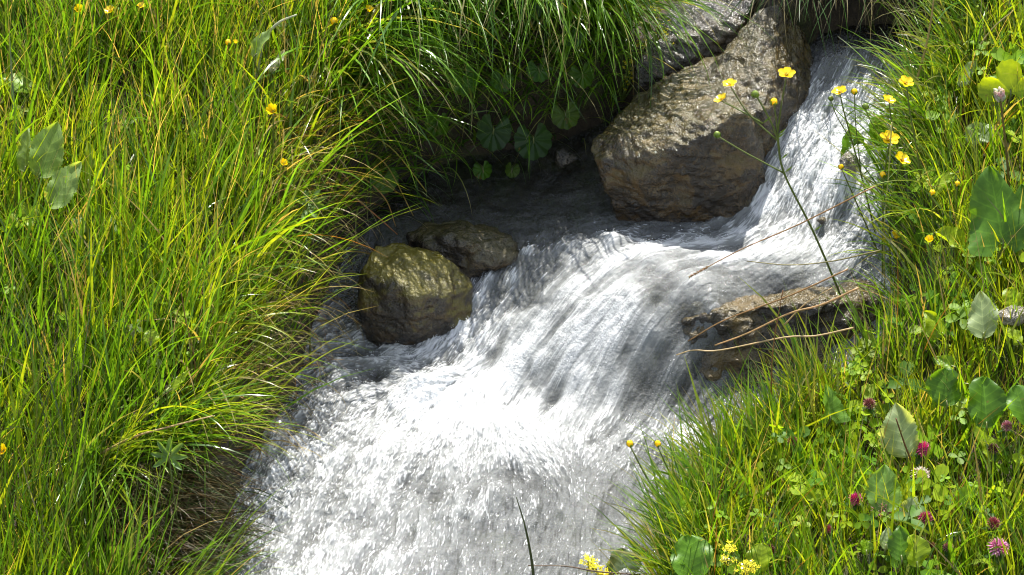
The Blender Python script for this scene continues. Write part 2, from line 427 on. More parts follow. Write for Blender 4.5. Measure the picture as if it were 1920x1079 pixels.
def water_material():
    m, nt, out = nodes('stream_water')
    fo = N(nt, 'ShaderNodeAttribute', attribute_name='foam')
    mi = N(nt, 'ShaderNodeAttribute', attribute_name='milk')
    tc = N(nt, 'ShaderNodeTexCoord'); V = tc.outputs['Object']
    nb = N(nt, 'ShaderNodeTexNoise', Scale=170.0, Detail=4.0, Roughness=.65); nt.links.new(V, nb.inputs['Vector'])
    nc = N(nt, 'ShaderNodeTexNoise', Scale=520.0, Detail=3.0, Roughness=.6); nt.links.new(V, nc.inputs['Vector'])
    b1 = N(nt, 'ShaderNodeBump', Strength=.9, Distance=.003); nt.links.new(nb.outputs['Fac'], b1.inputs['Height'])
    b2 = N(nt, 'ShaderNodeBump', Strength=.9, Distance=.0012); nt.links.new(nc.outputs['Fac'], b2.inputs['Height']); nt.links.new(b1.outputs[0], b2.inputs['Normal'])
    # clear water: see-through with a little glacial milk in it
    tr = N(nt, 'ShaderNodeBsdfTransparent'); tr.inputs[0].default_value = (.80, .84, .82, 1)
    df = N(nt, 'ShaderNodeBsdfDiffuse'); df.inputs[0].default_value = (.25, .26, .258, 1)
    nt.links.new(b1.outputs[0], df.inputs['Normal'])
    mx = N(nt, 'ShaderNodeMixShader'); nt.links.new(mi.outputs['Fac'], mx.inputs[0]); nt.links.new(tr.outputs[0], mx.inputs[1]); nt.links.new(df.outputs[0], mx.inputs[2])
    gl = N(nt, 'ShaderNodeBsdfGlossy', Roughness=.07); nt.links.new(b2.outputs[0], gl.inputs['Normal'])
    fr = N(nt, 'ShaderNodeFresnel', IOR=1.42); nt.links.new(b1.outputs[0], fr.inputs['Normal'])
    wa = N(nt, 'ShaderNodeMixShader'); nt.links.new(fr.outputs[0], wa.inputs[0]); nt.links.new(mx.outputs[0], wa.inputs[1]); nt.links.new(gl.outputs[0], wa.inputs[2])
    # foam
    fm = N(nt, 'ShaderNodeBsdfPrincipled', Roughness=.16); fm.inputs['Base Color'].default_value = (.76, .77, .78, 1)
    fm.inputs['Specular IOR Level'].default_value = .5
    nt.links.new(b2.outputs[0], fm.inputs['Normal'])
    tl = N(nt, 'ShaderNodeBsdfTranslucent'); tl.inputs[0].default_value = (.66, .67, .68, 1)
    f2 = N(nt, 'ShaderNodeMixShader', Fac=.25); nt.links.new(fm.outputs[0], f2.inputs[1]); nt.links.new(tl.outputs[0], f2.inputs[2])
    fin = N(nt, 'ShaderNodeMixShader'); nt.links.new(fo.outputs['Fac'], fin.inputs[0]); nt.links.new(wa.outputs[0], fin.inputs[1]); nt.links.new(f2.outputs[0], fin.inputs[2])
    nt.links.new(fin.outputs[0], out.inputs[0]); return m
M_WATER = water_material()

def simple(name, col, rough, spec=.5):
    m, nt, out = nodes(name)
    p = N(nt, 'ShaderNodeBsdfPrincipled', Roughness=rough); p.inputs['Base Color'].default_value = (*col, 1)
    p.inputs['Specular IOR Level'].default_value = spec
    nt.links.new(p.outputs[0], out.inputs[0]); return m
M_DROP = simple('spray_drop', (.85, .87, .88), .12, .8)

# ------------------------------------------------------------------ ground sheet
def graded(lo, hi, step, far):
    c = list(np.arange(lo, hi + step / 2, step)); a = []; s = step; x = lo
    while x > -far: s *= 1.22; x -= s; a.append(x)
    b = []; s = step; x = c[-1]
    while x < far: s *= 1.22; x += s; b.append(x)
    return np.array(a[::-1] + c + b)

def grid_faces(nx, ny):
    i = np.arange(nx * ny).reshape(ny, nx)
    return np.stack([i[:-1, :-1], i[:-1, 1:], i[1:, 1:], i[1:, :-1]], -1).reshape(-1, 4)

gx = graded(-1.1, 1.1, .006, 60); gy = graded(-1.1, .8, .006, 60)
GX, GY = np.meshgrid(gx, gy)
GZ = ground_z(GX, GY)
# fine crumbs and root lumps on the bank faces
GZ = GZ + .006 * (vnoise(GX, GY, .014, 6) - .5) * (np.abs(GX) < 1.2)
o = mesh_np('ground', np.stack([GX, GY, GZ], -1).reshape(-1, 3), grid_faces(len(gx), len(gy)), M_SOIL)
props(o, kind='structure')

# ------------------------------------------------------------------ water
SPOTS = [(u, v, .125, .020, .6) for u, v in [(1205, 448), (1255, 456), (1320, 455), (1380, 446), (1425, 425)]] + [(u, v, .02, .022, .6) for u, v in [(735, 650), (800, 658), (860, 645), (895, 590), (1250, 770), (1300, 780)]] + [(u, v, .115, .010, .5) for u, v in [(905, 508), (960, 498), (985, 470)]]
BUMPS = [(785, 728, .02, .022, .02, .016), (842, 715, .025, .024, .022, .022), (905, 735, .02, .03, .02, .008), (1145, 458, .13, .02, .018, .012), (1100, 470, .125, .02, .02, .006), (1620, 112, .32, .045, .02, .016), (1200, 560, .12, .05, .03, .008), (1080, 610, .08, .03, .03, .008), (700, 860, .0, .05, .03, .008), (920, 930, .0, .07, .025, .010), (610, 930, .0, .05, .03, .008), (760, 1000, .0, .05, .03, -.006), (1000, 1000, 0, .06, .03, -.006)]
def build_water():
    ext = lambda lo, hi, st, far: graded(lo, hi, st, far)
    x = np.arange(-.52, .70, .0010)
    y = np.concatenate([np.arange(-3.0, -.90, .02), np.arange(-.90, .52, .0011)])
    X, Y = np.meshgrid(x, y)
    sd = chan_sd(X, Y)
    keep = sd < .05
    # coarse fields
    cx = np.arange(-.56, .74, .01); cy = np.arange(-3.05, .56, .01)
    CX, CY = np.meshgrid(cx, cy)
    W = WR(CX, CY)
    for _ in range(2):                                         # soften creases of the interpolation
        Wp = np.pad(W, ((1, 1), (1, 1), (0, 0)), mode='edge')
        W = (Wp[:-2, 1:-1] + Wp[2:, 1:-1] + Wp[1:-1, :-2] + Wp[1:-1, 2:] + 2 * W) / 6
    D = np.zeros(CX.shape + (2,)); S = np.zeros(CX.shape)
    for p, d in zip(fp, fd):
        w = 1 / ((CX - p[0]) ** 2 + (CY - p[1]) ** 2 + 4e-4) ** 1.6
        D += w[..., None] * d; S += w
    D /= np.linalg.norm(D, axis=2, keepdims=True) + 1e-9
    def samp(A, px, py):
        fx = np.clip((px - cx[0]) / .01, 0, len(cx) - 1.001); fy = np.clip((py - cy[0]) / .01, 0, len(cy) - 1.001)
        i = fx.astype(int); j = fy.astype(int); a = fx - i; b = fy - j
        if A.ndim == 3: a = a[..., None]; b = b[..., None]
        return (A[j, i] * (1 - a) + A[j, i + 1] * a) * (1 - b) + (A[j + 1, i] * (1 - a) + A[j + 1, i + 1] * a) * b
    k = keep.ravel(); px = X.ravel()[k]; py = Y.ravel()[k]
    F = samp(W, px, py); z0, foam, stretch = F[:, 0], np.clip(F[:, 1], 0, 1), np.clip(F[:, 2], .8, 2.6)
    for (u, v, zz, r, am) in SPOTS:
        p = at_z(u, v, zz); foam = np.clip(foam + am * np.exp(-((px - p.x) ** 2 + (py - p.y) ** 2) / (r * r)), 0, 1)
    for (u, v, zz, rx, ry, am) in BUMPS:
        p = at_z(u, v, zz); z0 = z0 + am * np.exp(-((px - p.x) / rx) ** 2 - ((py - p.y) / ry) ** 2)
    def lic(cell, step, K, seed):
        acc = np.zeros(len(px)); tot = 0
        for sgn in (1, -1):
            qx = px.copy(); qy = py.copy()
            for i in range(K + 1):
                if not (sgn == -1 and i == 0):
                    w = .5 + .5 * math.cos(math.pi * i / (K + 1)); acc += w * vnoise(qx, qy, cell, seed); tot += w
                d = samp(D, qx, qy); qx = qx + sgn * d[:, 0] * step * stretch; qy = qy + sgn * d[:, 1] * step * stretch
        a = acc / tot; a = (a - a.mean()) / a.std(); return a
    fine = lic(.0014, .0005, 10, 1)
    midl = lic(.0034, .0011, 12, 2)
    wide = lic(.012, .0032, 14, 3)
    lump = (fbm(px, py, .06, 4, 3) - .5) * 4
    turb = sstep(.05, .6, foam)
    calm = 1 - sstep(.02, .25, foam)
    fast = sstep(1.4, 2.6, stretch); lump2 = (fbm(px, py, .028, 5, 3) - .5) * 4
    hgt = turb * (.0006 * fine * (1 - .5 * fast) + .0007 * midl * (1 - .3 * fast) + .0020 * wide * (1 - .3 * fast) + .0045 * lump * (1 - .3 * fast) + .0030 * lump2) \
        + calm * (.0024 * (fbm(px * .6, py, .020, 6, 3) - .5) * 4 + .0008 * wide + .0004 * midl) + (1 - turb) * (1 - calm) * (.0014 * midl + .0024 * wide + .0016 * lump2)
    z = z0 + hgt
    lv = .85 * fine * (1 - .62 * fast) + .30 * midl + .24 * wide * (1 + 2.0 * fast) + .30 * lump + .26 * lump2 * (1 + .2 * fast)
    lv = lv / lv.std()
    th = np.interp(foam, [0, .1, .3, .5, .7, .85, 1.0], [4.5, 3.0, 1.7, 1.0, .45, -.1, -1.6])
    fv = sstep(th - .8, th + 1.0, lv)
    fv *= np.interp(foam, [0, .5, 1], [.8, .85, 1.0]) * (1 - .25 * fast)
    milk = np.clip(.04 + 1.0 * foam ** .7 + (.10 * wide + .16 * (lump + lump2)) * turb, .05, .96) * (1 - .25 * fast * (1 - foam)); milk = np.clip(milk - fast * .17 * sstep(.2, -1.6, wide + .4 * lump2), .02, .96)
    idx = -np.ones(keep.size, int); idx[k] = np.arange(k.sum())
    f = grid_faces(len(x), len(y)); fi = idx[f]; fi = fi[(fi >= 0).all(1)]
    o = mesh_np('water', np.stack([px, py, z], -1), fi, M_WATER, attrs={'foam': ('FLOAT', fv), 'milk': ('FLOAT', milk)})
    props(o, kind='structure')
    # spray: drops thrown up where the water breaks
    n = 15000
    c = rng.integers(0, len(px), 400000)
    pr = np.clip(foam[c] - .25, 0, 1) ** 1.2 * (py[c] > -.8) * sstep(.3, 1.5, lv[c])
    c = c[rng.random(len(c)) < pr / pr.max()][:n]
    base = np.stack([px[c], py[c], z[c] + np.abs(rng.normal(0, .004, len(c)))], -1)
    r = rng.lognormal(math.log(.00046), .32, len(c))
    d = samp(D, px[c], py[c]); st = rng.uniform(1.0, 2.6, len(c))
    octa = np.array([(1, 0, 0), (-1, 0, 0), (0, 1, 0), (0, -1, 0), (0, 0, 1), (0, 0, -1)], float)
    d3 = np.concatenate([d, rng.normal(-.2, .5, (len(c), 1))], 1); d3 /= np.linalg.norm(d3, axis=1, keepdims=True)
    V = base[:, None] + octa[None] * r[:, None, None] + d3[:, None] * (octa[None, :, 1] * r[:, None] * st[:, None])[..., None]
    tri = np.array([(0, 2, 4), (2, 1, 4), (1, 3, 4), (3, 0, 4), (2, 0, 5), (1, 2, 5), (3, 1, 5), (0, 3, 5)])
    T = (np.arange(len(c))[:, None, None] * 6 + tri[None]).reshape(-1, 3)
    o = mesh_np('water_spray', V.reshape(-1, 3), T, M_DROP)
    props(o, 'white drops of spray thrown up over the broken stream water', 'spray', kind='stuff')
build_water()

# ------------------------------------------------------------------ rocks
def rock(name, hulls, mat, label, group=None, voxel=.005, amp=(.010, .004, .0015), freq=(11, 34, 110), strata=0.0, cat='rock', soft=1):
    bm = bmesh.new()
    for pts in hulls:
        t = bmesh.new()
        for p in pts: t.verts.new(p)
        bmesh.ops.convex_hull(t, input=t.verts)
        me = bpy.data.meshes.new('t'); t.to_mesh(me); t.free()
        bm.from_mesh(me); bpy.data.meshes.remove(me)
    me = bpy.data.meshes.new(name); 
    loose = [v for v in bm.verts if not v.link_faces]
    bmesh.ops.delete(bm, geom=loose, context='VERTS')
    bm.to_mesh(me); bm.free()
    o = bpy.data.objects.new(name, me); link(o)
    r = o.modifiers.new('r', 'REMESH'); r.mode = 'VOXEL'; r.voxel_size = voxel
    s = o.modifiers.new('s', 'SMOOTH'); s.factor = .5; s.iterations = soft
    u = o.modifiers.new('u', 'SUBSURF'); u.levels = u.render_levels = 1
    ev = o.evaluated_get(bpy.context.evaluated_depsgraph_get())
    m2 = bpy.data.meshes.new_from_object(ev)
    o.modifiers.clear(); o.data = m2; bpy.data.meshes.remove(me); m2.name = name
    c = Vector((0, 0, 0))
    for v in m2.vertices: c += v.co
    c /= len(m2.vertices)
    seed = Vector((hash(name + label) % 1, 0, 0)) + Vector((len(label) * 1.7, len(label) * .9, 0))
    nrm = [v.normal.copy() for v in m2.vertices]
    for v, n in zip(m2.vertices, nrm):
        p = v.co + seed
        d = amp[0] * mnoise.fractal(p * freq[0], 1.0, 2.0, 3) + amp[1] * mnoise.fractal(p * freq[1], .9, 2.0, 3) + amp[2] * mnoise.noise(p * freq[2])
        d -= amp[1] * 1.2 * max(0, .25 - abs(mnoise.noise(p * freq[0] * 1.4))) * 4 * .5
        if strata:
            w = (p.z * .9 + p.x * .35 + p.y * .2) * 70 + 2.0 * mnoise.noise(p * 9)
            d += strata * (abs((w % 1.0) - .5) * 2 - .5)
        v.co += n * d
    for v in m2.vertices: v.co -= c
    o.location = c
    m2.polygons.foreach_set('use_smooth', np.ones(len(m2.polygons), bool))
    m2.materials.clear(); m2.materials.append(mat)
    return props(o, label, cat, group)

def Y(*L): return [at_y(*p) for p in L]
big = [
 Y((1104, 268, .22), (1112, 300, .19), (1130, 345, .175), (1195, 338, .155), (1295, 272, .145), (1400, 205, .155), (1190, 175, .31), (1255, 140, .33), (1345, 98, .37), (1160, 385, .185),
   (1205, 445, .175), (1300, 450, .165), (1400, 425, .165), (1440, 340, .185), (1425, 255, .19), (1200, 520, .19), (1400, 500, .18), (1440, 420, .25), (1300, 260, .42), (1200, 330, .36)),
 Y((1402, 48, .345), (1424, 14, .355), (1462, 8, .365), (1512, 62, .365), (1533, 130, .335), (1524, 175, .305), (1430, 215, .185), (1340, 112, .36), (1300, 180, .26), (1480, 215, .25), (1440, 300, .22), (1520, 260, .32), (1500, 160, .46), (1380, 140, .45)),
]
rock('boulder', big, M_ROCK, 'large brown wet boulder with a pointed crest beside the upper cascade', 'rocks in the stream', amp=(.0035, .0038, .0024), strata=.0012, soft=0)
rock('boulder', [Y((1184, 118, .37), (1195, 165, .345), (1235, 60, .43), (1262, 5, .47), (1330, -35, .50), (1415, -30, .47), (1412, 10, .42), (1395, 45, .40), (1345, 100, .385), (1260, 145, .36), (1200, 230, .37), (1400, 150, .42), (1300, 60, .62), (1420, 20, .62), (1240, 120, .6))],
     M_SLAB, 'dark layered slab of rock leaning behind the large boulder', 'rocks in the stream', amp=(.004, .003, .0018), strata=.0028)
rock('boulder', [Y((668, 500, .03), (700, 458, .07), (745, 448, .09), (815, 462, .08), (862, 492, .06), (888, 530, .05), (880, 590, .03), (850, 632, .015), (790, 640, .0), (725, 622, .005), (672, 565, .01), (700, 700, .02), (860, 690, .03), (760, 560, .17), (860, 560, .15), (680, 560, .12), (760, 500, .03), (835, 512, .03), (700, 520, .005), (770, 545, -.012), (840, 560, -.005), (780, 590, -.02))],
     M_MOSS, 'rounded mossy yellow-green rock at the left edge of the stream', 'rocks in the stream', amp=(.010, .004, .0022), soft=26)
rock('boulder', [Y((762, 440, .15), (800, 415, .165), (862, 405, .17), (930, 418, .165), (968, 455, .13), (965, 490, .10), (900, 500, .085), (810, 470, .11), (790, 560, .12), (960, 560, .12), (860, 470, .24), (930, 480, .22), (880, 450, .09))],
     M_AWASH, 'low brown rock awash in the dark pool behind the mossy rock', 'rocks in the stream', amp=(.010, .005, .0024), strata=.0012, soft=10)
rock('boulder', [Y((1240, 655, -.078), (1262, 590, -.055), (1345, 562, -.055), (1440, 556, -.055), (1540, 548, -.055), (1660, 540, -.05), (1228, 705, -.085), (1250, 770, -.105), (1400, 780, -.10), (1520, 765, -.10), (1660, 750, -.10), (1360, 640, -.082), (1480, 625, -.078), (1400, 530, -.01), (1640, 520, -.01), (1280, 548, .0), (1280, 620, .15), (1640, 600, .15), (1300, 860, -.09), (1640, 860, -.09))],
     M_LEDGE, 'brown rock ledge under the right side of the lower waterfall', 'rocks in the stream', amp=(.014, .006, .0022), strata=.001, soft=8)
oh = rock('added_shade_overhang', [Y((1440, -60, .38), (1560, -34, .365), (1700, -36, .365), (1800, -56, .375), (1440, -95, .39), (1560, -74, .375), (1700, -76, .375), (1820, -97, .39), (1400, -60, .8), (1850, -60, .8), (1400, -130, .8), (1850, -130, .8))], M_SOIL, 'x', voxel=.012, amp=(.02, .01, .003))  # earth slab added out of view so its shadow darkens the recess
for k_ in ('label', 'category'): 
    if k_ in oh: del oh[k_]
oh['kind'] = 'structure'
for o_ in list(COL.objects):
    if o_.get('label', '').startswith('brown rock ledge'): o_.location.z -= .012; o_.location.y -= .006
def pebble(u, v, z, rx, ry, rz, label, mat=M_STONE):
    c = at_z(u, v, z); pts = []
    rs = random.Random(u * 7 + v)
    for i in range(26):
        d = Vector((rs.gauss(0, 1), rs.gauss(0, 1), rs.gauss(0, 1))).normalized()
        m = rs.uniform(.85, 1.1); pts.append(c + Vector((d.x * rx * m, d.y * ry * m, d.z * rz * m)))
    return rock('stone', [pts], mat, label, 'small stones at the water', voxel=max(.0022, rx * .12), amp=(.002, .0012, .0005), freq=(30, 70, 200), cat='stone')
pebble(1592, 305, .235, .017, .016, .02, 'grey mottled stone between the right bank leaves and the upper cascade')
pebble(1540, 414, .165, .008, .008, .007, 'tiny dark pebble in the white water below the upper cascade', M_LEDGE)
pebble(1060, 296, .17, .022, .02, .018, 'wet dark stone in the shade of the bank left of the large boulder', M_SLAB)
pebble(1905, 598, .285, .03, .02, .016, 'pale pinkish stone among the leaves at the right edge')
pebble(365, 1066, .03, .026, .02, .014, 'pale pinkish stone under the left bank at the bottom edge')

# ------------------------------------------------------------------ grass
def blades(P, L, w, az, ph0, kap, tw, c0, c1, segs=5, pw=1.2):
    """ribbons that start at P, lean towards az and bend over"""
    n = len(P); s = np.linspace(0, 1, segs + 1)
    ph = ph0[:, None] + kap[:, None] * s[None] ** pw
    dz = np.cos(ph); dh = np.sin(ph)
    zz = np.concatenate([np.zeros((n, 1)), np.cumsum((dz[:, 1:] + dz[:, :-1]) / 2, 1)], 1) * (L / segs)[:, None]
    hh = np.concatenate([np.zeros((n, 1)), np.cumsum((dh[:, 1:] + dh[:, :-1]) / 2, 1)], 1) * (L / segs)[:, None]
    ax, ay = np.cos(az)[:, None], np.sin(az)[:, None]
    bend = (rng.normal(0, .10, n) * L)[:, None] * s[None] ** 2
    X = P[:, 0:1] + hh * ax - bend * ay; Yv = P[:, 1:2] + hh * ay + bend * ax; Z = P[:, 2:3] + zz
    # side vector: horizontal across, turned about the blade by the twist
    t = tw[:, None] + .6 * s[None]
    nx = dz * ax; ny = dz * ay; nz = -dh
    sx = -ay * np.cos(t) + nx * np.sin(t); sy = ax * np.cos(t) + ny * np.sin(t); sz = nz * np.sin(t)
    wd = (w[:, None] * np.minimum(1, .55 + 2.2 * s[None]) * np.clip(1 - s[None] ** 2.2, .03, 1)) * .5
    A = np.stack([X - sx * wd, Yv - sy * wd, Z - sz * wd], -1); B = np.stack([X + sx * wd, Yv + sy * wd, Z + sz * wd], -1)
    V = np.stack([A, B], 2).reshape(-1, 3)
    m = (s ** 1.1)[None, :, None]; C = c0[:, None] * (1 - m) + c1[:, None] * m
    C = np.repeat(C[:, :, None], 2, 2).reshape(-1, 3)
    b = (np.arange(n) * (segs + 1) * 2)[:, None] + (np.arange(segs) * 2)[None]
    F = np.stack([b, b + 1, b + 3, b + 2], -1).reshape(-1, 4)
    return V, F, C

class Sward:
    def __init__(s): s.V = []; s.F = []; s.C = []; s.n = 0
    def add(s, V, F, C): s.V.append(V); s.F.append(F + s.n); s.C.append(C); s.n += len(V)
    def build(s, name, mat, label, cat):
        o = mesh_np(name, np.concatenate(s.V), np.concatenate(s.F), mat, attrs={'col': ('FLOAT_COLOR', np.concatenate(s.C))})
        return props(o, label, cat, kind='stuff')

G_GREEN = np.array([.095, .215, .012]); G_DEEP = np.array([.052, .140, .014]); G_YEL = np.array([.195, .275, .018]); G_STRAW = np.array([.32, .27, .13]); G_RUST = np.array([.20, .10, .03]); G_BLUE = np.array([.07, .11, .05])
def colours(n, x, y, yel=.5, straw=.06):
    k = np.clip(fbm(x, y, .12, 3, 3) * 1.5 - .25 + rng.normal(0, .28, n) + (yel - .5), 0, 1)[:, None]
    c = G_DEEP * (1 - np.clip(k * 2, 0, 1)) + G_GREEN * np.clip(k * 2, 0, 1)
    c = c * (1 - np.clip(k * 2 - 1, 0, 1)) + G_YEL * np.clip(k * 2 - 1, 0, 1)
    c = c * rng.uniform(.72, 1.3, (n, 1))
    b = rng.random(n); 
    c[b < .06] = G_BLUE * rng.uniform(.8, 1.2, ((b < .06).sum(), 1))
    st = b > 1 - straw
    c[st] = (G_STRAW * rng.uniform(.6, 1.2, (st.sum(), 1)))
    tip = c * np.array([1.25, 1.08, .9])
    old = rng.random(n) < .08
    tip[old] = G_STRAW * .7
    return c * np.array([.95, .9, 1.0]), tip

def to_px(x, y, z):
    X = x - CAM.x; Yv = y - CAM.y; Z = np.asarray(z) - CAM.z
    f = Yv * FW.y + Z * FW.z; up = Yv * UP.y + Z * UP.z
    return 960 + X / f * DIST * PXM, 539.5 - up / f * DIST * PXM

BARE = [[(1140, 230), (1170, 90), (1215, -80), (1570, -80), (1590, 160)], [(1560, -230), (1800, -230), (1790, 90), (1700, 165), (1580, 120)], [(150, 935), (240, 885), (330, 850), (470, 850), (480, 1100), (190, 1100)]]
def bare(x, y):
    u, v = to_px(x, y, ground_z(x, y)); out = np.zeros(x.shape, bool)
    for P in BARE:
        ins = np.zeros(x.shape, bool)
        for (ax, ay), (bx, by) in zip(P, P[1:] + P[:1]):
            ins ^= ((ay > v) != (by > v)) & (u < (bx - ax) * (v - ay) / (by - ay + 1e-9) + ax)
        out |= ins
    return out

def scatter(n, x0, x1, y0, y1, dmin=.0, dmax=9, side=None):
    x = rng.uniform(x0, x1, n); y = rng.uniform(y0, y1, n)
    d = chan_sd(x, y); k = (d > dmin) & (d < dmax)
    if side == 'L': k &= left_of(x, y)
    if side == 'R': k &= ~left_of(x, y)
    x, y, d = x[k], y[k], d[k]; k = ~bare(x, y)
    return x[k], y[k], d[k]

# centre line of the stream: tells the left bank from the right
CL = np.array([(at_z(*p).x, at_z(*p).y) for p in [(800, 2600, -.16), (800, 1079, 0), (850, 800, 0), (1000, 600, .08), (1350, 430, .14), (1480, 250, .25), (1640, 90, .33)]] + [(.52, .6), (.55, 9)])
o_ = np.argsort(CL[:, 1]); CLs = CL[o_]
def left_of(x, y): return x < np.interp(y, CLs[:, 1], CLs[:, 0])

def grad_to_water(x, y):
    e = .01
    gx_ = chan_sd(x + e, y) - chan_sd(x - e, y); gy_ = chan_sd(x, y + e) - chan_sd(x, y - e)
    return np.arctan2(-gy_, -gx_)

def mix_angle(a, b, t):
    return np.arctan2(np.sin(a) * (1 - t) + np.sin(b) * t, np.cos(a) * (1 - t) + np.cos(b) * t)

def meadow(sw, n, side, Lr, wr, box, yel, straw, upright=.35, edge_len=1.25, lean_az=0.0, dens_cell=.05):
    x, y, d = scatter(n, *box, dmin=.008, side=side)
    den = fbm(x, y, dens_cell, 6, 2)
    k = rng.random(len(x)) < np.clip(den * 1.7 - .15, .25, 1)
    x, y, d = x[k], y[k], d[k]; m = len(x)
    z = ground_z(x, y) - .004
    edge = 1 - sstep(.0, .10, d)
    tuft = fbm(x, y, .06, 1, 2)
    L = rng.uniform(Lr[0], Lr[1], m) * (.7 + .6 * tuft) * (1 + (edge_len - 1) * edge)
    L = np.where((x > -.18) & (x < .2) & (y > .2), L * .5, L)
    w = rng.uniform(wr[0], wr[1], m)
    az = rng.uniform(0, 2 * math.pi, m)
    az = mix_angle(az, lean_az + 3 * (fbm(x, y, .1, 2, 2) - .5), .3)
    az = mix_angle(az, grad_to_water(x, y), edge * .5)
    ph0 = np.abs(rng.normal(0, .20, m)) + .2 * edge + upright * .3
    kap = rng.gamma(1.3, .24, m) + .45 * edge
    c0, c1 = colours(m, x, y, yel, straw)
    sw.add(*blades(np.stack([x, y, z], -1), L, w, az, ph0, kap, rng.normal(0, .7, m), c0, c1))

LB = (-1.15, .55, -1.15, .75); RB = (.05, 1.15, -1.15, .75)
sw = Sward()
meadow(sw, 72000, 'L', (.05, .12), (.0013, .0027), LB, .48, .08)          # short under-storey
meadow(sw, 42000, 'L', (.10, .19), (.0018, .0038), LB, .44, .06)
meadow(sw, 8000, 'L', (.13, .23), (.0034, .0064), LB, .45, .04)
def stems(sw, n, ubox, vbox, Lr, wr, cols, ph=.25):
    u = rng.uniform(*ubox, n); v = rng.uniform(*vbox, n); t = np.linspace(.8, 1.3, 160); R0 = [ray(a, b) for a, b in zip(u, v)]; R0 = np.array([tuple(r) for r in R0])
    Q = np.array(CAM)[None, None] + R0[:, None] * t[None, :, None]; hit = np.argmax(Q[..., 2] < ground_z(Q[..., 0], Q[..., 1]), 1); P = Q[np.arange(n), hit]; P[:, 2] = ground_z(P[:, 0], P[:, 1])
    k = (chan_sd(P[:, 0], P[:, 1]) > .01) & ~bare(P[:, 0], P[:, 1]); P = P[k]; m = len(P); cc = np.array(cols)[rng.integers(0, len(cols), m)] * rng.uniform(.7, 1.25, (m, 1))
    sw.add(*blades(P, rng.uniform(*Lr, m), rng.uniform(*wr, m), rng.uniform(-.9, 2.2, m), np.abs(rng.normal(0, ph, m)), rng.gamma(1.5, .16, m), rng.normal(0, .6, m), cc, cc * np.array([1.2, 1.05, .9]), segs=7))
stems(sw, 240, (-60, 300), (860, 1230), (.20, .36), (.0016, .0034), [G_DEEP * .7, G_BLUE * .6, G_GREEN * .8])
stems(sw, 420, (-60, 720), (20, 700), (.14, .26), (.0009, .0016), [G_STRAW, G_STRAW * 1.3, G_YEL], .4)
stems(sw, 260, (150, 640), (420, 760), (.14, .24), (.003, .005), [G_GREEN * 1.2, G_YEL], .4)
sw.build('meadow_grass', M_GRASS, 'tall sunlit grass covering the left bank', 'grass')
sw = Sward()
meadow(sw, 46000, 'R', (.04, .085), (.0012, .0024), RB, .62, .06, lean_az=math.pi)
meadow(sw, 26000, 'R', (.07, .14), (.0016, .0034), RB, .56, .05, lean_az=math.pi)
meadow(sw, 5000, 'R', (.09, .16), (.0032, .0060), RB, .52, .03, lean_az=math.pi)
stems(sw, 320, (1300, 1980), (150, 1150), (.10, .22), (.0009, .0018), [G_STRAW, G_YEL, G_RUST * .8, G_GREEN], .4)
sw.build('meadow_grass', M_GRASS, 'grass covering the right bank among broad leaves and flowers', 'grass')

# grass that hangs from the rims
def rim_points(a, b, n, back=(0.0, .07)):
    """points a little inland of the shore between two corners of the outline"""
    seg = SHP[a:b + 1]; l = np.linalg.norm(np.diff(seg, axis=0), axis=1); c = np.concatenate([[0], np.cumsum(l)])
    t = rng.uniform(0, c[-1], n); x = np.interp(t, c, seg[:, 0]); y = np.interp(t, c, seg[:, 1])
    i = np.clip(np.searchsorted(c, t) - 1, 0, len(l) - 1); e = np.diff(seg, axis=0)[i] / l[i][:, None]
    nx, ny = -e[:, 1], e[:, 0]                      # left of travel = inland for this winding
    off = rng.uniform(*back, n)
    s = np.sign(chan_sd(x + nx * .02, y + ny * .02)); 
    return x + nx * off * s, y + ny * off * s

def hanging(sw, a, b, n, Lr, wr, cols, kap=(1.2, 2.2), ph=(.3, .9), back=(.02, .09), spread=.5):
    x, y = rim_points(a, b, n, back); k = ~bare(x, y); x = x[k]; y = y[k]; m = len(x); z = ground_z(x, y) - .004
    az = grad_to_water(x, y) + rng.normal(0, spread, m)
    L = rng.uniform(*Lr, m); w = rng.uniform(*wr, m)
    ci = rng.choice(len(cols), m); c0 = np.array(cols)[ci] * rng.uniform(.7, 1.25, (m, 1)); c1 = c0 * np.array([1.2, 1.05, .9])
    old = rng.random(m) < .2; c1[old] = G_STRAW * .8
    sw.add(*blades(np.stack([x, y, z], -1), L, w, az, rng.uniform(*ph, m), rng.uniform(*kap, m), rng.normal(0, .5, m), c0, c1, segs=8))
sw = Sward()
hanging(sw, 10, 16, 700, (.18, .35), (.003, .0062), [G_GREEN, G_GREEN * 1.15, G_DEEP], back=(.05, .11), ph=(.3, .8), kap=(1.3, 2.3))
hanging(sw, 10, 16, 600, (.14, .27), (.0028, .0058), [G_GREEN, G_DEEP, G_GREEN * 1.2])
hanging(sw, 10, 16, 500, (.08, .16), (.002, .004), [G_GREEN, G_DEEP], back=(.0, .05))
sw.build('overhanging_grass', M_GRASS, 'long green grass drooping over the shaded bank above the dark pool', 'grass')
sw = Sward()
hanging(sw, 2, 11, 600, (.09, .20), (.0016, .0038), [G_GREEN, G_GREEN, G_YEL, G_STRAW * .8], spread=.9, kap=(.6, 1.9))
hanging(sw, 6, 11, 90, (.12, .24), (.0014, .0026), [G_RUST, G_STRAW, G_YEL], spread=.6)
x = rng.uniform(-.75, -.30, 90000); y = rng.uniform(-.75, -.35, 90000); u_, v_ = to_px(x, y, ground_z(x, y))
rim = 900 - 70 * np.clip((u_ - 200) / 130, 0, 1); k = (u_ > 150) & (u_ < 480) & (v_ > rim - 45) & (v_ < rim + 5) & (chan_sd(x, y) > 0); x = x[k][:240]; y = y[k][:240]; m = len(x)
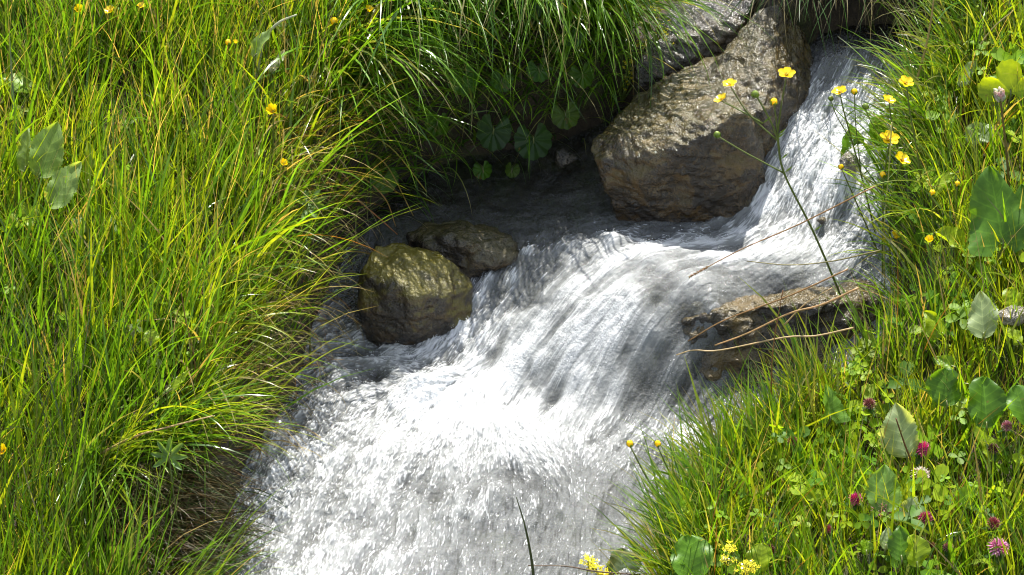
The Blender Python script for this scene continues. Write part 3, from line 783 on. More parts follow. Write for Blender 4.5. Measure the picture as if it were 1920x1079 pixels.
cc = np.array([G_GREEN, G_YEL, G_YEL, G_DEEP])[rng.integers(0, 4, m)] * rng.uniform(.8, 1.3, (m, 1))
sw.add(*blades(np.stack([x, y, ground_z(x, y)], -1), rng.uniform(.09, .22, m), rng.uniform(.0018, .004, m), rng.normal(-.4, 1.1, m), rng.uniform(.3, 1.1, m), rng.uniform(.5, 1.6, m), rng.normal(0, .6, m), cc, cc * np.array([1.3, 1.1, .9]), segs=8))
sw.build('overhanging_grass', M_GRASS, 'yellowing grass bending over the edge of the left bank towards the water', 'grass')
sw = Sward()
hanging(sw, 17, 21, 220, (.10, .22), (.0016, .0034), [G_DEEP, G_GREEN, G_GREEN], kap=(1.6, 2.6))
hanging(sw, 21, 26, 450, (.09, .19), (.0016, .0036), [G_GREEN, G_YEL, G_GREEN], spread=1.1, kap=(.2, 1.3))
hanging(sw, 20, 24, 260, (.10, .20), (.002, .004), [G_GREEN, G_YEL, G_GREEN], spread=1.0, kap=(.2, 1.1), ph=(.1, .7), back=(.0, .06))
hanging(sw, 28, 33, 700, (.08, .16), (.0022, .0042), [G_GREEN, G_YEL, G_DEEP], spread=1.1, kap=(.1, 1.0), ph=(.05, .6))
sw.build('overhanging_grass', M_GRASS, 'green grass leaning over the edge of the right bank towards the white water', 'grass')
sw = Sward()
m = 260; x = rng.uniform(.36, .68, m); y = rng.uniform(.36, .42, m)
cc = np.array([G_STRAW * .25, G_DEEP * .5, G_STRAW * .45])[rng.integers(0, 3, m)]  # strand colours dimmed to paint in the gloom of the upper recess
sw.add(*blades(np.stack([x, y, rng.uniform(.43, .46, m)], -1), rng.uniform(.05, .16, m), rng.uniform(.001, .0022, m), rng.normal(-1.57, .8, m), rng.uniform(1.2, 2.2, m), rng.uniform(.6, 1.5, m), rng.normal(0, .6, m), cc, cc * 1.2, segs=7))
hanging(sw, 2, 9, 500, (.06, .16), (.0010, .0022), [G_STRAW, G_STRAW * .7, G_RUST * .8, G_STRAW * .5], kap=(1.8, 2.6), ph=(.6, 1.2), back=(-.005, .04), spread=.35)
x = rng.uniform(-.66, -.28, 60000); y = rng.uniform(-.85, -.40, 60000); u_, v_ = to_px(x, y, ground_z(x, y))
k = bare(x, y) & (u_ < 520) & (chan_sd(x, y) > -.005); x = x[k][:2600]; y = y[k][:2600]; m = len(x)
cc = np.array([G_STRAW * .4, G_STRAW * .2, G_STRAW * .3, G_RUST * .3, G_GREEN * .25])[rng.integers(0, 5, m)] * rng.uniform(.6, 1.2, (m, 1))  # dead grass painted darker to imitate the shade on the undercut face
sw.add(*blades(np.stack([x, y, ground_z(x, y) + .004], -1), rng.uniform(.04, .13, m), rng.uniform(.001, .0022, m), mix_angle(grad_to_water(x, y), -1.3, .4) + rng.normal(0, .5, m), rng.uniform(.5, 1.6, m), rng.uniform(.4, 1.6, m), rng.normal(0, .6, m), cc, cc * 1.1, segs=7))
sw.build('dead_grass', M_STRAW, 'brown dead grass and roots hanging down the face of the left bank', 'dead grass')

#PLANTS
# ------------------------------------------------------------------ leaves
TOCAM = (CAM - TGT).normalized()
YG = (.21, .30, .012); MG = (.14, .25, .012); DG = (.07, .16, .014); GG = (.23, .31, .14); PG = (.25, .32, .17); YL = (.30, .25, .02)
ZUP = Vector((0, 0, 1))

def off_ground(u, v, off):
    """a point seen at (u, v), standing clear of the ground by off metres towards the viewer"""
    g = on_ground(u, v); d = (CAM - g).normalized()
    return g + d * off

def frame(a, face):
    a = a.normalized(); n = (face - a * face.dot(a)).normalized(); return a, n.cross(a).normalized(), n

def blade_long(mb, B, T, wr, face, col, kind='oval', fold=.25, droop=.12, teeth=.05, nt=16, roll=0.0):
    ns, ntv = 30, 9; Ln = (T - B).length; a, b, n = frame(T - B, face)
    if roll: 
        R = Matrix.Rotation(roll, 3, a); b = R @ b; n = R @ n
    vs = []; uv = []; cs = []
    ph = random.random() * 6; curl = random.uniform(-.22, .22); asym = random.uniform(-.16, .16)
    for i in range(ns + 1):
        s = i / ns
        if kind == 'oval': w = max(0, math.sin(math.pi * min(1, s ** .72))) ** .75
        elif kind == 'heart': w = min(1, (s * 5) ** .5 + .35) * max(0, 1 - s ** 1.9) ** .72
        elif kind == 'tri': w = min(1, (s * 9) ** .5 + .25) * max(0, 1 - s) ** .8 * 1.05
        elif kind == 'round': w = math.sqrt(max(0, 1 - (2 * s - 1) ** 2)) * .98 + .02
        else: w = max(0, math.sin(math.pi * s ** .5)) ** .9
        saw = ((s * nt) % 1.0)
        for k in range(ntv):
            t = -1 + 2 * k / (ntv - 1); at = abs(t)
            e = (1 + teeth * (1 - saw * 2) * at ** 4) * (1 + asym * (1 if t > 0 else -1) + .07 * math.sin(s * 7 + ph * 2 + (3 if t > 0 else 0)))
            x = t * w * wr * .5 * Ln * e
            back = (.16 if kind in ('heart', 'tri') else .04) * at ** 2 * max(0, 1 - s * 2)
            h = fold * at * w * wr * .5 * Ln - droop * Ln * s * s + curl * Ln * at ** 2 * w * math.sin(s * 4 + ph) + .05 * Ln * math.sin(s * 16 + ph * 3 + t) * at ** 3 * w + .035 * Ln * math.sin(s * 9 + ph + t * 2) * at + .03 * Ln * math.sin(t * 5 + ph) * s
            h += .010 * Ln * math.cos(2 * math.pi * (s * 6 - at * 1.3)) * at
            vs.append(B + a * (s - back) * Ln + b * x + n * h)
            uv.append((s * 6 - at * 1.3 + .5, at, 0))
            cs.append(tuple(c * (1.0 + .12 * math.sin(s * 4 + t * 3 + ph)) for c in col))
    fs = [(i * ntv + k, i * ntv + k + 1, (i + 1) * ntv + k + 1, (i + 1) * ntv + k) for i in range(ns) for k in range(ntv - 1)]
    mb.add(vs, fs, cs, uv)

def blade_fan(mb, B, T, face, col, lobes=9, cut=.12, sinus=.5, pleat=.05, cup=.15, deep=False):
    """a leaf whose lobes stand round the end of its stalk"""
    R0 = (T - B).length; a, b, n = frame(T - B, face); na, nr = 96, 7
    vs = []; uv = []; cs = []; ph = random.random() * 6
    for j in range(nr + 1):
        r = .04 + .96 * j / nr
        for i in range(na + 1):
            q = (-1 + 2 * i / na) * (math.pi - sinus); lb = (i / na) * lobes
            fr = abs((lb % 1.0) - .5) * 2                        # 0 on the lobe's middle, 1 between lobes
            e = 1 - cut * fr ** (1.2 if deep else 2.5) * r ** (.8 if deep else 2)
            e *= 1 + (.035 * (1 - 2 * ((lb * 5) % 1.0)) * r ** 5)
            rr = R0 * r * e * (1 - .12 * (abs(q) / math.pi) ** 2)
            h = pleat * R0 * (fr - .5) * r + cup * R0 * r * r + .05 * R0 * math.sin(q * 2 + ph) * r * r
            vs.append(B + (a * math.cos(q) + b * math.sin(q)) * rr + n * h)
            uv.append((lb, 1.0, 0)); cs.append(tuple(c * (1 + .1 * math.sin(q * 3 + ph)) for c in col))
    m = na + 1
    fs = [(j * m + i, j * m + i + 1, (j + 1) * m + i + 1, (j + 1) * m + i) for j in range(nr) for i in range(na)]
    mb.add(vs, fs, cs, uv)

def leaf(label, u0, v0, u1, v1, wr=.7, col=MG, kind='oval', off=.06, tip=0.0, face=None, roll=0.0, group='broad leaves on the banks', name='broad_leaf', wall=False, **kw):
    off += .012
    B = off_ground(u0, v0, off); d = (CAM - B).normalized()
    r = ray(u1, v1); t = (B - CAM).length / r.length
    T = CAM + r * t + d * tip
    g = Vector((B.x + random.uniform(-.015, .015), B.y + .01, 0)); g.z = gz1(g.x, g.y) - .004
    if wall: g = on_ground(u0 + random.uniform(-12, 12), v0 - 14)
    f = face or (TOCAM * .45 + ZUP * .8 + Vector((random.uniform(-.45, .45), random.uniform(-.1, .3), 0)))
    o = empty(name, g, label, 'leaf', group)
    mb = MB()
    if kind == 'fan': blade_fan(mb, B, T, f, col, **kw)
    else: blade_long(mb, B, T, wr, f, col, kind, roll=roll, **kw)
    mb.build('leaf_blade', M_LEAF, o)
    st = MB(); a = (T - B).normalized()
    st.tube([g, g.lerp(B, .55) + Vector((random.uniform(-.008, .008), 0, .004)), B - a * .004, B + a * .006], .0018, .0012, (.10, .12, .03))
    st.build('leaf_stalk', M_STEM, o)
    return o

R_, L_, C_ = 'leaf on the right bank', 'leaf on the left bank', 'leaf'
# right bank, from the top down
leaf('bright yellow-green three-lobed leaf at the upper right edge of the photo', 1895, 175, 1893, 112, col=YG, kind='fan', lobes=3, cut=.45, sinus=1.1, off=.08)
leaf('grey-green creased leaf just left of the upper right yellow-green lobed leaf', 1800, 160, 1830, 108, .6, GG, off=.06)
leaf('large grey-green leaf above the large dark leaf of the right bank', 1815, 268, 1870, 235, .75, GG, off=.05)
leaf('largest dark green leaf, facing the stream at the right edge', 1880, 455, 1855, 310, .78, (.07, .16, .016), 'heart', off=.10, face=TOCAM + Vector((-.2, 0, .1)), droop=.05)
leaf('dark green leaf half hidden at the right edge beside the largest dark leaf', 1930, 440, 1915, 345, .7, DG, 'heart', off=.07)
leaf('yellow-green leaf folded to a point behind the lower buttercups', 1745, 352, 1795, 322, .8, YG, 'tri', off=.07)
leaf('yellow-green leaf folded to a point left of the other one', 1748, 352, 1715, 322, .7, YG, 'tri', off=.07)
leaf('long yellow-green leaf bent over to the right below the large dark leaf', 1757, 440, 1850, 492, .42, YG, off=.09, fold=.5)
leaf('green heart-shaped leaf below the bent yellow-green leaf', 1850, 530, 1832, 488, .8, MG, 'heart', off=.07)
leaf('dark green folded leaf standing over the white water among buttercups', 1600, 300, 1598, 232, .85, DG, 'heart', off=.05)
leaf('darker green leaf behind the folded one over the white water', 1640, 270, 1655, 212, .7, DG, 'oval', off=.05)
leaf('pale grey-green toothed leaf pointing up at the right margin', 1845, 632, 1838, 545, .66, PG, off=.09, teeth=.09, face=TOCAM + Vector((-.3, 0, .4)))
leaf('yellow-green leaf left of the pale toothed upright leaf', 1770, 630, 1735, 582, .7, YG, off=.06)
leaf('yellow-green rounded leaf at the right edge above the pinkish stone', 1905, 580, 1890, 540, .95, YG, 'round', off=.06)
leaf('second yellow-green leaf below the pinkish stone at the right edge', 1912, 645, 1888, 612, .8, YG, off=.06)
leaf('yellow-green leaf at the grass edge right of the rock ledge', 1625, 668, 1630, 618, .8, YG, 'heart', off=.05)
leaf('dark rounded leaf, left of a pair of dark leaves near the right edge', 1775, 760, 1772, 690, .95, DG, 'round', off=.09)
leaf('dark rounded leaf, right of a pair of dark leaves near the right edge', 1850, 800, 1847, 706, .78, DG, 'round', off=.09)
leaf('dark leaf cut by the right edge of the photo beside the dark pair', 1925, 795, 1905, 722, .8, DG, 'round', off=.08)
leaf('yellow-green leaf under the pair of dark rounded leaves', 1815, 770, 1780, 748, .9, YG, 'oval', off=.06)
leaf('long yellow-green leaf standing below the right dark rounded leaf', 1850, 835, 1822, 765, .42, YG, off=.07)
leaf('triangular green leaf with pale edges pointing up, in the grass below the ledge', 1556, 785, 1553, 720, 1.0, (.12, .24, .03), 'tri', off=.09, fold=.35, teeth=.08)
leaf('pale grey-green toothed leaf behind the uppermost bright pink clover', 1700, 855, 1680, 755, .72, PG, off=.09, teeth=.1)
leaf('dark toothed leaf behind the large pale pink clover', 1662, 958, 1660, 870, .8, (.13, .24, .05), off=.09, teeth=.09)
leaf('sunlit yellow-green round leaf in the grass below the ledge', 1475, 780, 1470, 722, 1.0, YG, 'round', off=.04)
leaf('yellow-green round leaf at the bottom right below the pink clovers', 1720, 1062, 1716, 1002, .85, YG, 'round', off=.07)
leaf('dark green leaf left of the yellow-green round leaf at the bottom right', 1690, 1050, 1688, 985, .8, DG, off=.08)
leaf('green leaf under the middle pink clover at the bottom', 1625, 1040, 1622, 1012, 1.0, MG, 'round', off=.05)
leaf('yellow-green round leaf behind the brownish clover at the bottom', 1425, 1072, 1428, 1018, .9, YG, 'round', off=.06)
leaf('flat yellow leaf lying in the grass at the lower middle of the right bank', 1395, 925, 1470, 935, .42, YL, off=.05)
leaf('small ochre leaf left of the yellow bedstraw at the bottom', 1290, 970, 1345, 982, .5, (.25, .20, .03), off=.05)
leaf('dark green round leaf at the bottom, right of the pale one', 1296, 1085, 1290, 1003, .95, (.09, .20, .016), 'round', off=.06)
leaf('pale grey-green round toothed leaf at the bottom edge by the water', 1165, 1090, 1168, 1028, 1.05, (.13, .18, .12), 'round', off=.07, teeth=.06)
leaf('green leaf folded over at the right margin below the pale upright leaf', 1790, 690, 1750, 668, .6, MG, off=.06)
leaf('grey-green leaf under the magenta clover at the bottom right', 1690, 970, 1720, 930, .6, PG, off=.07)
leaf('whitish leaf standing between the lower pink clovers', 1660, 1030, 1664, 985, .5, PG, off=.07)
leaf('yellow-green leaf at the right margin beside the long stem', 1860, 860, 1850, 815, .9, YG, 'round', off=.05)
leaf('mid-green leaf below the faded clover at the bottom right', 1800, 950, 1830, 905, .7, MG, off=.05)
# left bank
leaf('large grey-green toothed leaf, upper of the pair in the left meadow', 75, 330, 110, 228, .62, (.16, .25, .06), off=.13, teeth=.08, roll=.5)
leaf('grey-green leaf left of the upper toothed leaf in the left meadow', 48, 320, 45, 240, .5, (.18, .26, .08), off=.12, teeth=.08, roll=-.4)
leaf('grey-green toothed leaf, lower of the pair in the left meadow', 95, 388, 150, 302, .52, (.19, .28, .09), off=.13, teeth=.09, roll=.5)
leaf('dark green leaf behind the grey-green pair in the left meadow', 140, 290, 165, 225, .9, DG, off=.05)
leaf('yellow-green leaf standing beside the lower grey-green leaf', 165, 345, 168, 265, .35, YG, off=.07)
leaf('bright green leaf at the left edge below the grey-green pair', 55, 410, 0, 430, .8, YG, 'heart', off=.08)
leaf('yellow-green leaf beside the bright green leaf at the left edge', 65, 415, 40, 378, .9, YG, 'heart', off=.07)
leaf('mid-green leaf at the upper left edge of the meadow', 60, 165, -5, 145, .9, MG, 'oval', off=.07)
leaf('dark green leaf at the left edge above the bright green leaf', 5, 310, 5, 262, .6, DG, off=.06)
leaf('pale grey-green long leaf near the top, left of the overhanging grass', 478, 108, 505, 50, .38, (.19, .28, .09), off=.12)
leaf('whitish withered leaf beside the pale long leaf near the top', 510, 135, 530, 92, .42, (.32, .33, .26), off=.09)
leaf('small round yellow-green leaf in the middle of the left grass', 283, 648, 285, 618, 1.0, YG, 'round', off=.10)
leaf('small whitish leaf beside the round yellow-green one', 250, 632, 252, 608, .55, (.35, .38, .28), off=.10)
leaf('yellow-green leaf at the upper left corner of the meadow', 95, 20, 110, -10, .8, YG, off=.06)
leaf('broad yellow-green blade leaf slanting in the lower left grass', 318, 735, 355, 690, .26, YG, off=.10)
leaf('hand-shaped green leaf at the edge of the left bank', 580, 388, 620, 372, col=(.09, .16, .05), kind='fan', lobes=7, cut=.72, sinus=.6, deep=True, off=.15, name='lobed_leaf', group='hand-shaped leaves')
leaf('hand-shaped green leaf above the dark undercut at the lower left', 318, 858, 322, 818, col=(.10, .18, .07), kind='fan', lobes=7, cut=.72, sinus=.6, deep=True, off=.14, name='lobed_leaf', group='hand-shaped leaves')
# leaves under the overhanging grass
G2 = 'scalloped leaves under the overhanging grass'
def scallop(label, u, v, du, dv, col, off=.05, face=None):
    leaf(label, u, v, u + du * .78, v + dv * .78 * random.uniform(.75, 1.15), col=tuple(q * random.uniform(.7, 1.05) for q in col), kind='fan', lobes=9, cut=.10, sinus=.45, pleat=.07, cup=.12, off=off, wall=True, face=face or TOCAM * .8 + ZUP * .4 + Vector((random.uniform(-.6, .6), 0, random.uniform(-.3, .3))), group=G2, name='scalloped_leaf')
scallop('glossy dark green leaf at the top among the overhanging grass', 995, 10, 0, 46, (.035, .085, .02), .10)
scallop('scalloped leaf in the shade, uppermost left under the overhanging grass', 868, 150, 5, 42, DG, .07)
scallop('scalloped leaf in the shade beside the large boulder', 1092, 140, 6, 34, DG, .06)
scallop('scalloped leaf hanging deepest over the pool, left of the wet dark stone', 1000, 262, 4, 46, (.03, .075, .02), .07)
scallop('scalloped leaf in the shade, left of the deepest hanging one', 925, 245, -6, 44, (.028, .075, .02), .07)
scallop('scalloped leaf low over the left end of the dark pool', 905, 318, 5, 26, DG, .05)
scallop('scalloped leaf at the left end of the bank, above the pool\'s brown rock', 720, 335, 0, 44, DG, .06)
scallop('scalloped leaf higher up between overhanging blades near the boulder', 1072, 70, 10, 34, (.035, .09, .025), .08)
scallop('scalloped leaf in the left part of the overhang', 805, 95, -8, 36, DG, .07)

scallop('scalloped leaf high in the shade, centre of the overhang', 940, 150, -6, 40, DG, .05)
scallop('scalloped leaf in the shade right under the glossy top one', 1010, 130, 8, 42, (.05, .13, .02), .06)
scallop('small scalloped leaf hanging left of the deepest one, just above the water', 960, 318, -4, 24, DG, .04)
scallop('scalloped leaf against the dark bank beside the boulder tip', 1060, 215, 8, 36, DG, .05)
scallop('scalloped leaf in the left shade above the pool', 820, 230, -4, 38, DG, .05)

def feather(label, u0, v0, u1, v1, off):
    B = off_ground(u0, v0, off); r = ray(u1, v1); T = CAM + r * ((B - CAM).length / r.length); a, b, n = frame(T - B, TOCAM + ZUP * .5)
    Ln = (T - B).length; g = Vector((B.x, B.y + .01, gz1(B.x, B.y + .01)))
    o = empty('feathery_leaf', g, label, 'leaf'); mb = MB(); P = lambda s: B + a * s * Ln + n * (.10 * Ln * math.sin(s * 3))
    mb.tube([P(0), P(.5), P(1)], .0012, .0005, (.08, .14, .02))
    for i in range(2, 26):
        s = i / 26; L = .24 * Ln * math.sin(math.pi * s ** .7)
        for sg in (-1, 1):
            d = (b * sg + a * .45 + n * .2).normalized(); p = P(s); q = a * (.016 * Ln)
            mb.add([p - q, p + d * L * .5 - q * 1.3, p + d * L, p + d * L * .5 + q * 1.3, p + q], [(0, 1, 2, 3, 4)], (.09, .20, .015))
    mb.build('leaflet_blade', M_GRASS, o)
    st = MB(); st.tube([g, g.lerp(B, .5), B], .0014, .0012, (.09, .12, .03)); st.build('leaf_stalk', M_STEM, o)
feather('bright green feathery leaf in the grass right of the rock ledge', 1680, 505, 1800, 545, .07)

# ------------------------------------------------------------------ flowers
YEL = (.86, .63, .008); YEL2 = (.80, .50, .006)
def rot_to(n): return Vector((0, 0, 1)).rotation_difference(Vector(n).normalized()).to_matrix()

def petals_mesh(c, n, R, opened=1.0, parent=None):
    M = rot_to(n) @ Matrix.Rotation(random.random() * 6, 3, 'Z'); mb = MB()
    for k in range(5):
        q0 = 2 * math.pi * k / 5; vs = []; cs = []
        for i in range(6):
            r = .10 + .90 * i / 5; hw = .70 * math.sin(math.pi * min(1, .12 + .62 * r)) ** .8 * (1 if i < 5 else .72)
            for j in range(5):
                t = -1 + j / 2; q = q0 + t * hw
                rr = r * (1 - .10 * t * t) * R * (.35 + .65 * opened)
                h = R * ((1.15 - .75 * opened) * r ** 1.3 + .10 * t * t * r) + .02 * R * random.uniform(-1, 1)
                vs.append(Vector(c) + M @ Vector((rr * math.cos(q), rr * math.sin(q), h + .01 * R * k)))
                cs.append(tuple(a * (.62 + .38 * r) for a in YEL))
        mb.add(vs, [(i * 5 + j, i * 5 + j + 1, i * 5 + j + 6, i * 5 + j + 5) for i in range(5) for j in range(4)], cs)
    p = mb.build('petals', M_PETAL, parent)
    mb = MB()
    mb.ball(Vector(c) + M @ Vector((0, 0, .16 * R)), .17 * R, .17 * R, .18 * R, (.30, .32, .03), M, bump=.15)
    for k in range(22):
        q = random.random() * 6.28; rr = R * random.uniform(.14, .30)
        b0 = Vector(c) + M @ Vector((.1 * R * math.cos(q), .1 * R * math.sin(q), .1 * R)); b1 = Vector(c) + M @ Vector((rr * math.cos(q), rr * math.sin(q), R * random.uniform(.24, .36)))
        mb.tube([b0, b1], .02 * R, .04 * R, YEL2, 4, 2)
    mb.build('stamens', M_PETAL, p)
    return p

def bud_mesh(c, n, r, yellow, parent):
    M = rot_to(n); mb = MB()
    mb.ball(c, r * .85, r * .85, r, YEL if yellow else (.14, .20, .02), M, 10, 7)
    for k in range(5):
        q = 2 * math.pi * k / 5; vs = []
        for i in range(4):
            s = i / 3; w = r * .5 * math.sin(math.pi * (.2 + .75 * s)); rr = r * .95 * math.sin(math.pi * (.12 + .45 * s)) + .0003; z = -r * .95 + 1.35 * r * s
            for sg in (-1, 1):
                vs.append(Vector(c) + M @ Vector((rr * math.cos(q) - sg * w * math.sin(q), rr * math.sin(q) + sg * w * math.cos(q), z)))
        mb.add(vs, [(0, 1, 3, 2), (2, 3, 5, 4), (4, 5, 7, 6)], (.11, .17, .025))
    return mb.build('bud', M_PETAL if yellow else M_STEM, parent)

def buttercup(label, base, paths, heads, group='buttercups', stemcol=(.10, .13, .025), r0=.0016, cat='flower', dy=0.0):
    """paths: photo polylines of the stem and its branches; heads: (kind, u, v, radius px, nx, ny)"""
    if group == 'buttercups in the left meadow': dy = .16
    g = on_ground(*base); g.z -= .004; y0 = g.y
    o = empty('buttercup', g, label, cat, group)
    def pt(u, v, k=0): 
        return at_y(u, v, y0 - dy * max(0, base[1] - v) / 400)
    mb = MB()
    for i, P in enumerate(paths):
        Q = [pt(u, v) for u, v in P]
        if i == 0: Q[0] = g
        mb.tube(Q, r0 if i == 0 else r0 * .62, r0 * .62 if i == 0 else r0 * .45, stemcol, 6, 5)
        if i > 0 or len(P) > 3:                      # narrow bracts where the stem forks
            for sg in (-1, 1):
                b0 = Q[0 if i else 2]; b1 = b0 + Vector((sg * .012, -.003, .014)); m = b0.lerp(b1, .5)
                mb.add([b0, m + Vector((.0012, 0, -.0008)), b1, m + Vector((-.0012, 0, .0008))], [(0, 1, 2, 3)], (.09, .15, .02))
    mb.build('stem', M_STEM, o)
    for kind, u, v, rp, nx, ny in heads:
        c = pt(u, v); n = Vector((nx + random.uniform(-.2, .2), ny + random.uniform(-.25, .1), 1.0)); R = rp / PXM * random.uniform(.80, .95)
        if kind == 'f': petals_mesh(c - n.normalized() * R * .3, n, R, 1.0, o)
        elif kind == 'h': petals_mesh(c - n.normalized() * R * .5, n, R, .45, o)
        elif kind == 'y': bud_mesh(c, n, R, True, o)
        else: bud_mesh(c, n, R, False, o)
    return o

buttercup('tall branching buttercup with three open flowers, reaching across the front of the large boulder', (1610, 650),
 [[(1610, 650), (1580, 565), (1525, 435), (1470, 325), (1455, 252), (1427, 195), (1417, 180)], [(1470, 325), (1400, 288), (1346, 256)], [(1455, 262), (1402, 212), (1370, 163)], [(1430, 232), (1385, 206), (1353, 190)], [(1463, 300), (1456, 230), (1451, 196)], [(1457, 255), (1466, 190), (1474, 146)]],
 [('f', 1475, 138, 17, .1, -.25), ('f', 1368, 157, 16, -.35, .1), ('f', 1351, 185, 15, -.45, .05), ('y', 1451, 191, 8, .1, 0), ('b', 1416, 177, 8, -.2, 0), ('b', 1345, 253, 8, -.6, 0)], r0=.002, dy=.02)
buttercup('open buttercup on a straight stem, upper of two close together', (1655, 570), [[(1655, 570), (1655, 430), (1657, 340), (1668, 266)]], [('f', 1668, 260, 20, .1, -.3)])
buttercup('open buttercup just below another, leaning right', (1672, 560), [[(1672, 560), (1668, 420), (1680, 340), (1691, 304)], [(1670, 440), (1658, 370), (1655, 332)]], [('f', 1692, 298, 18, .3, -.1), ('y', 1655, 328, 7, -.2, 0)])
buttercup('buttercup over the white water with one open flower and two buds', (1650, 470), [[(1650, 470), (1615, 330), (1585, 220), (1575, 177)], [(1615, 330), (1605, 240), (1602, 178)], [(1600, 270), (1570, 220), (1558, 190)]], [('f', 1574, 171, 16, -.1, -.1), ('y', 1602, 172, 8, 0, 0), ('b', 1558, 185, 6, -.3, 0)])
buttercup('buttercup with one open flower over the white water and a green bud left of it', (1700, 440), [[(1700, 440), (1690, 320), (1672, 230), (1667, 192)], [(1685, 300), (1640, 240), (1623, 206)]], [('f', 1667, 187, 16, .35, 0), ('b', 1623, 200, 7, -.2, 0)])
buttercup('open buttercup at the top right, highest against the dark recess', (1740, 430), [[(1740, 430), (1722, 300), (1706, 210), (1700, 160)]], [('f', 1699, 154, 16, .1, -.15)])
buttercup('half-closed drooping buttercup low in the right bank grass', (1690, 590), [[(1690, 590), (1698, 500), (1690, 460), (1683, 445)]], [('h', 1681, 442, 18, .3, -.2)])
buttercup('small withered orange buttercup right of the drooping one', (1765, 580), [[(1765, 580), (1750, 500), (1743, 456)]], [('h', 1743, 450, 15, -.4, -.3)])
buttercup('yellow buttercup bud beside the folded yellow-green leaf', (1785, 470), [[(1785, 470), (1792, 400), (1795, 350)]], [('y', 1795, 345, 7, 0, 0)])
buttercup('small yellow bud left of another bud by the folded leaf', (1755, 470), [[(1755, 470), (1750, 410), (1748, 366)]], [('y', 1748, 362, 8, .1, 0)])
buttercup('yellow bud on a thin stem above the mottled grey stone', (1660, 500), [[(1660, 500), (1610, 390), (1578, 317)]], [('y', 1577, 313, 7, -.2, 0)])
GL = 'buttercups in the left meadow'
buttercup('large drooping buttercup alone in the middle of the left meadow', (505, 345), [[(505, 345), (512, 270), (512, 215)]], [('h', 511, 207, 20, -.1, -.6)], GL)
buttercup('orange-yellow buttercup at the top of the left meadow', (152, 130), [[(152, 130), (150, 70), (148, 24)]], [('h', 148, 18, 16, .1, -.4)], GL)
buttercup('small buttercup right of the top orange-yellow one', (205, 120), [[(205, 120), (206, 60), (205, 24)]], [('f', 205, 19, 12, -.2, -.2)], GL)
buttercup('pair of small yellow heads side by side near the top middle', (432, 190), [[(432, 190), (432, 120), (428, 84)], [(432, 125), (440, 95), (442, 82)]], [('y', 428, 80, 8, -.2, 0), ('h', 442, 79, 9, .4, 0)], GL)
buttercup('buttercup at the top beside the overhanging grass', (690, 120), [[(690, 120), (688, 60), (692, 24)]], [('h', 692, 18, 14, .2, -.2)], GL)
buttercup('small yellow head at the top, between two taller grass clumps', (628, 130), [[(628, 130), (625, 80), (626, 46)]], [('y', 626, 40, 9, 0, 0)], GL)
buttercup('tiny yellow flower at the top edge of the left meadow', (262, 100), [[(262, 100), (263, 50), (263, 14)]], [('f', 263, 10, 11, .2, -.2)], GL)
buttercup('orange buttercup cut by the left edge, low down', (12, 960), [[(12, 960), (8, 890), (5, 850)]], [('h', 4, 845, 17, -.2, -.3)], GL)
buttercup('pale yellow flower sunk in the grass near the left bank edge', (530, 400), [[(530, 400), (532, 340), (531, 310)]], [('h', 531, 306, 14, .7, -.3)], GL)
GB = 'yellow flower buds'
buttercup('yellow bud on a thin stem over the white water, left of two', (1300, 1000), [[(1300, 1000), (1225, 915), (1181, 836)]], [('y', 1181, 832, 7, -.1, 0)], GB)
buttercup('yellow bud on a thin stem over the white water, right of two', (1320, 985), [[(1320, 985), (1265, 905), (1233, 837)]], [('y', 1233, 832, 7, .1, 0)], GB)

def clover(label, u, v, rp, col, tip, stem_px=75, lean=0, group='pink clover on the right bank', wide=1.0):
    g = on_ground(u + lean, v + stem_px); g.z -= .004
    c = at_y(u, v, g.y); R = rp / PXM
    o = empty('clover_flower', g, label, 'flower', group)
    st = MB(); st.tube([g, g.lerp(c, .5) + Vector((.004 * random.uniform(-1, 1), 0, 0)), c], .0013, .0010, (.10, .10, .03)); st.build('stem', M_STEM, o)
    mb = MB(); n = 90
    mb.ball(c, R * .45, R * .45, R * .5, tuple(.6 * q for q in col))
    for k in range(n):
        z = 1 - 1.75 * (k + .5) / n; q = k * 2.39996; s = math.sqrt(max(0, 1 - z * z))
        d = Vector((s * math.cos(q) * wide, s * math.sin(q) * wide, z * 1.0 + .25)).normalized()
        b = c + d * R * .3; e = c + d * R * random.uniform(.88, 1.12); sd = d.cross(Vector((.2, .3, .9))).normalized() * R * .10
        up = sd.cross(d).normalized() * R * .06; m = b.lerp(e, .6)
        cc = tuple(q * random.uniform(.75, 1.25) for q in col)
        mb.add([b, m + sd + up, e, m - sd + up, m - up], [(0, 1, 2), (0, 2, 3), (0, 4, 1), (1, 4, 2), (2, 4, 3), (3, 4, 0)], [cc, cc, tip, cc, cc])
    mb.build('flower_head', M_CLOVER, o, smooth=False)
    lf = MB()
    for k in range(3):
        q = 2 * math.pi * k / 3 + random.random(); d = Vector((math.cos(q), math.sin(q) * .8, -.25)).normalized(); p = c - Vector((0, 0, R * .8))
        blade_long(lf, p, p + d * R * 1.5, .55, ZUP, (.06, .13, .03), 'oval', teeth=0)
    lf.build('leaf', M_LEAF, o)
    return o
MAG = (.62, .06, .28); PNK = (.74, .28, .52); BRN = (.22, .08, .06); WHT = (.75, .72, .68)
clover('brownish pink clover head, highest of the clovers, right of the triangular leaf', 1630, 758, 12, (.33, .11, .12), (.45, .25, .22))
clover('bright magenta clover head in front of the pale toothed leaf', 1730, 843, 15, MAG, (.62, .18, .36))
clover('round dark pink clover head left of the large pale clover', 1604, 937, 13, MAG, (.58, .16, .30))
clover('large pale pink clover head in front of the dark toothed leaf', 1655, 955, 19, PNK, (.80, .50, .62), wide=1.1)
clover('dark pink clover head right of the large pale clover', 1735, 972, 13, (.42, .06, .14), (.58, .2, .3))
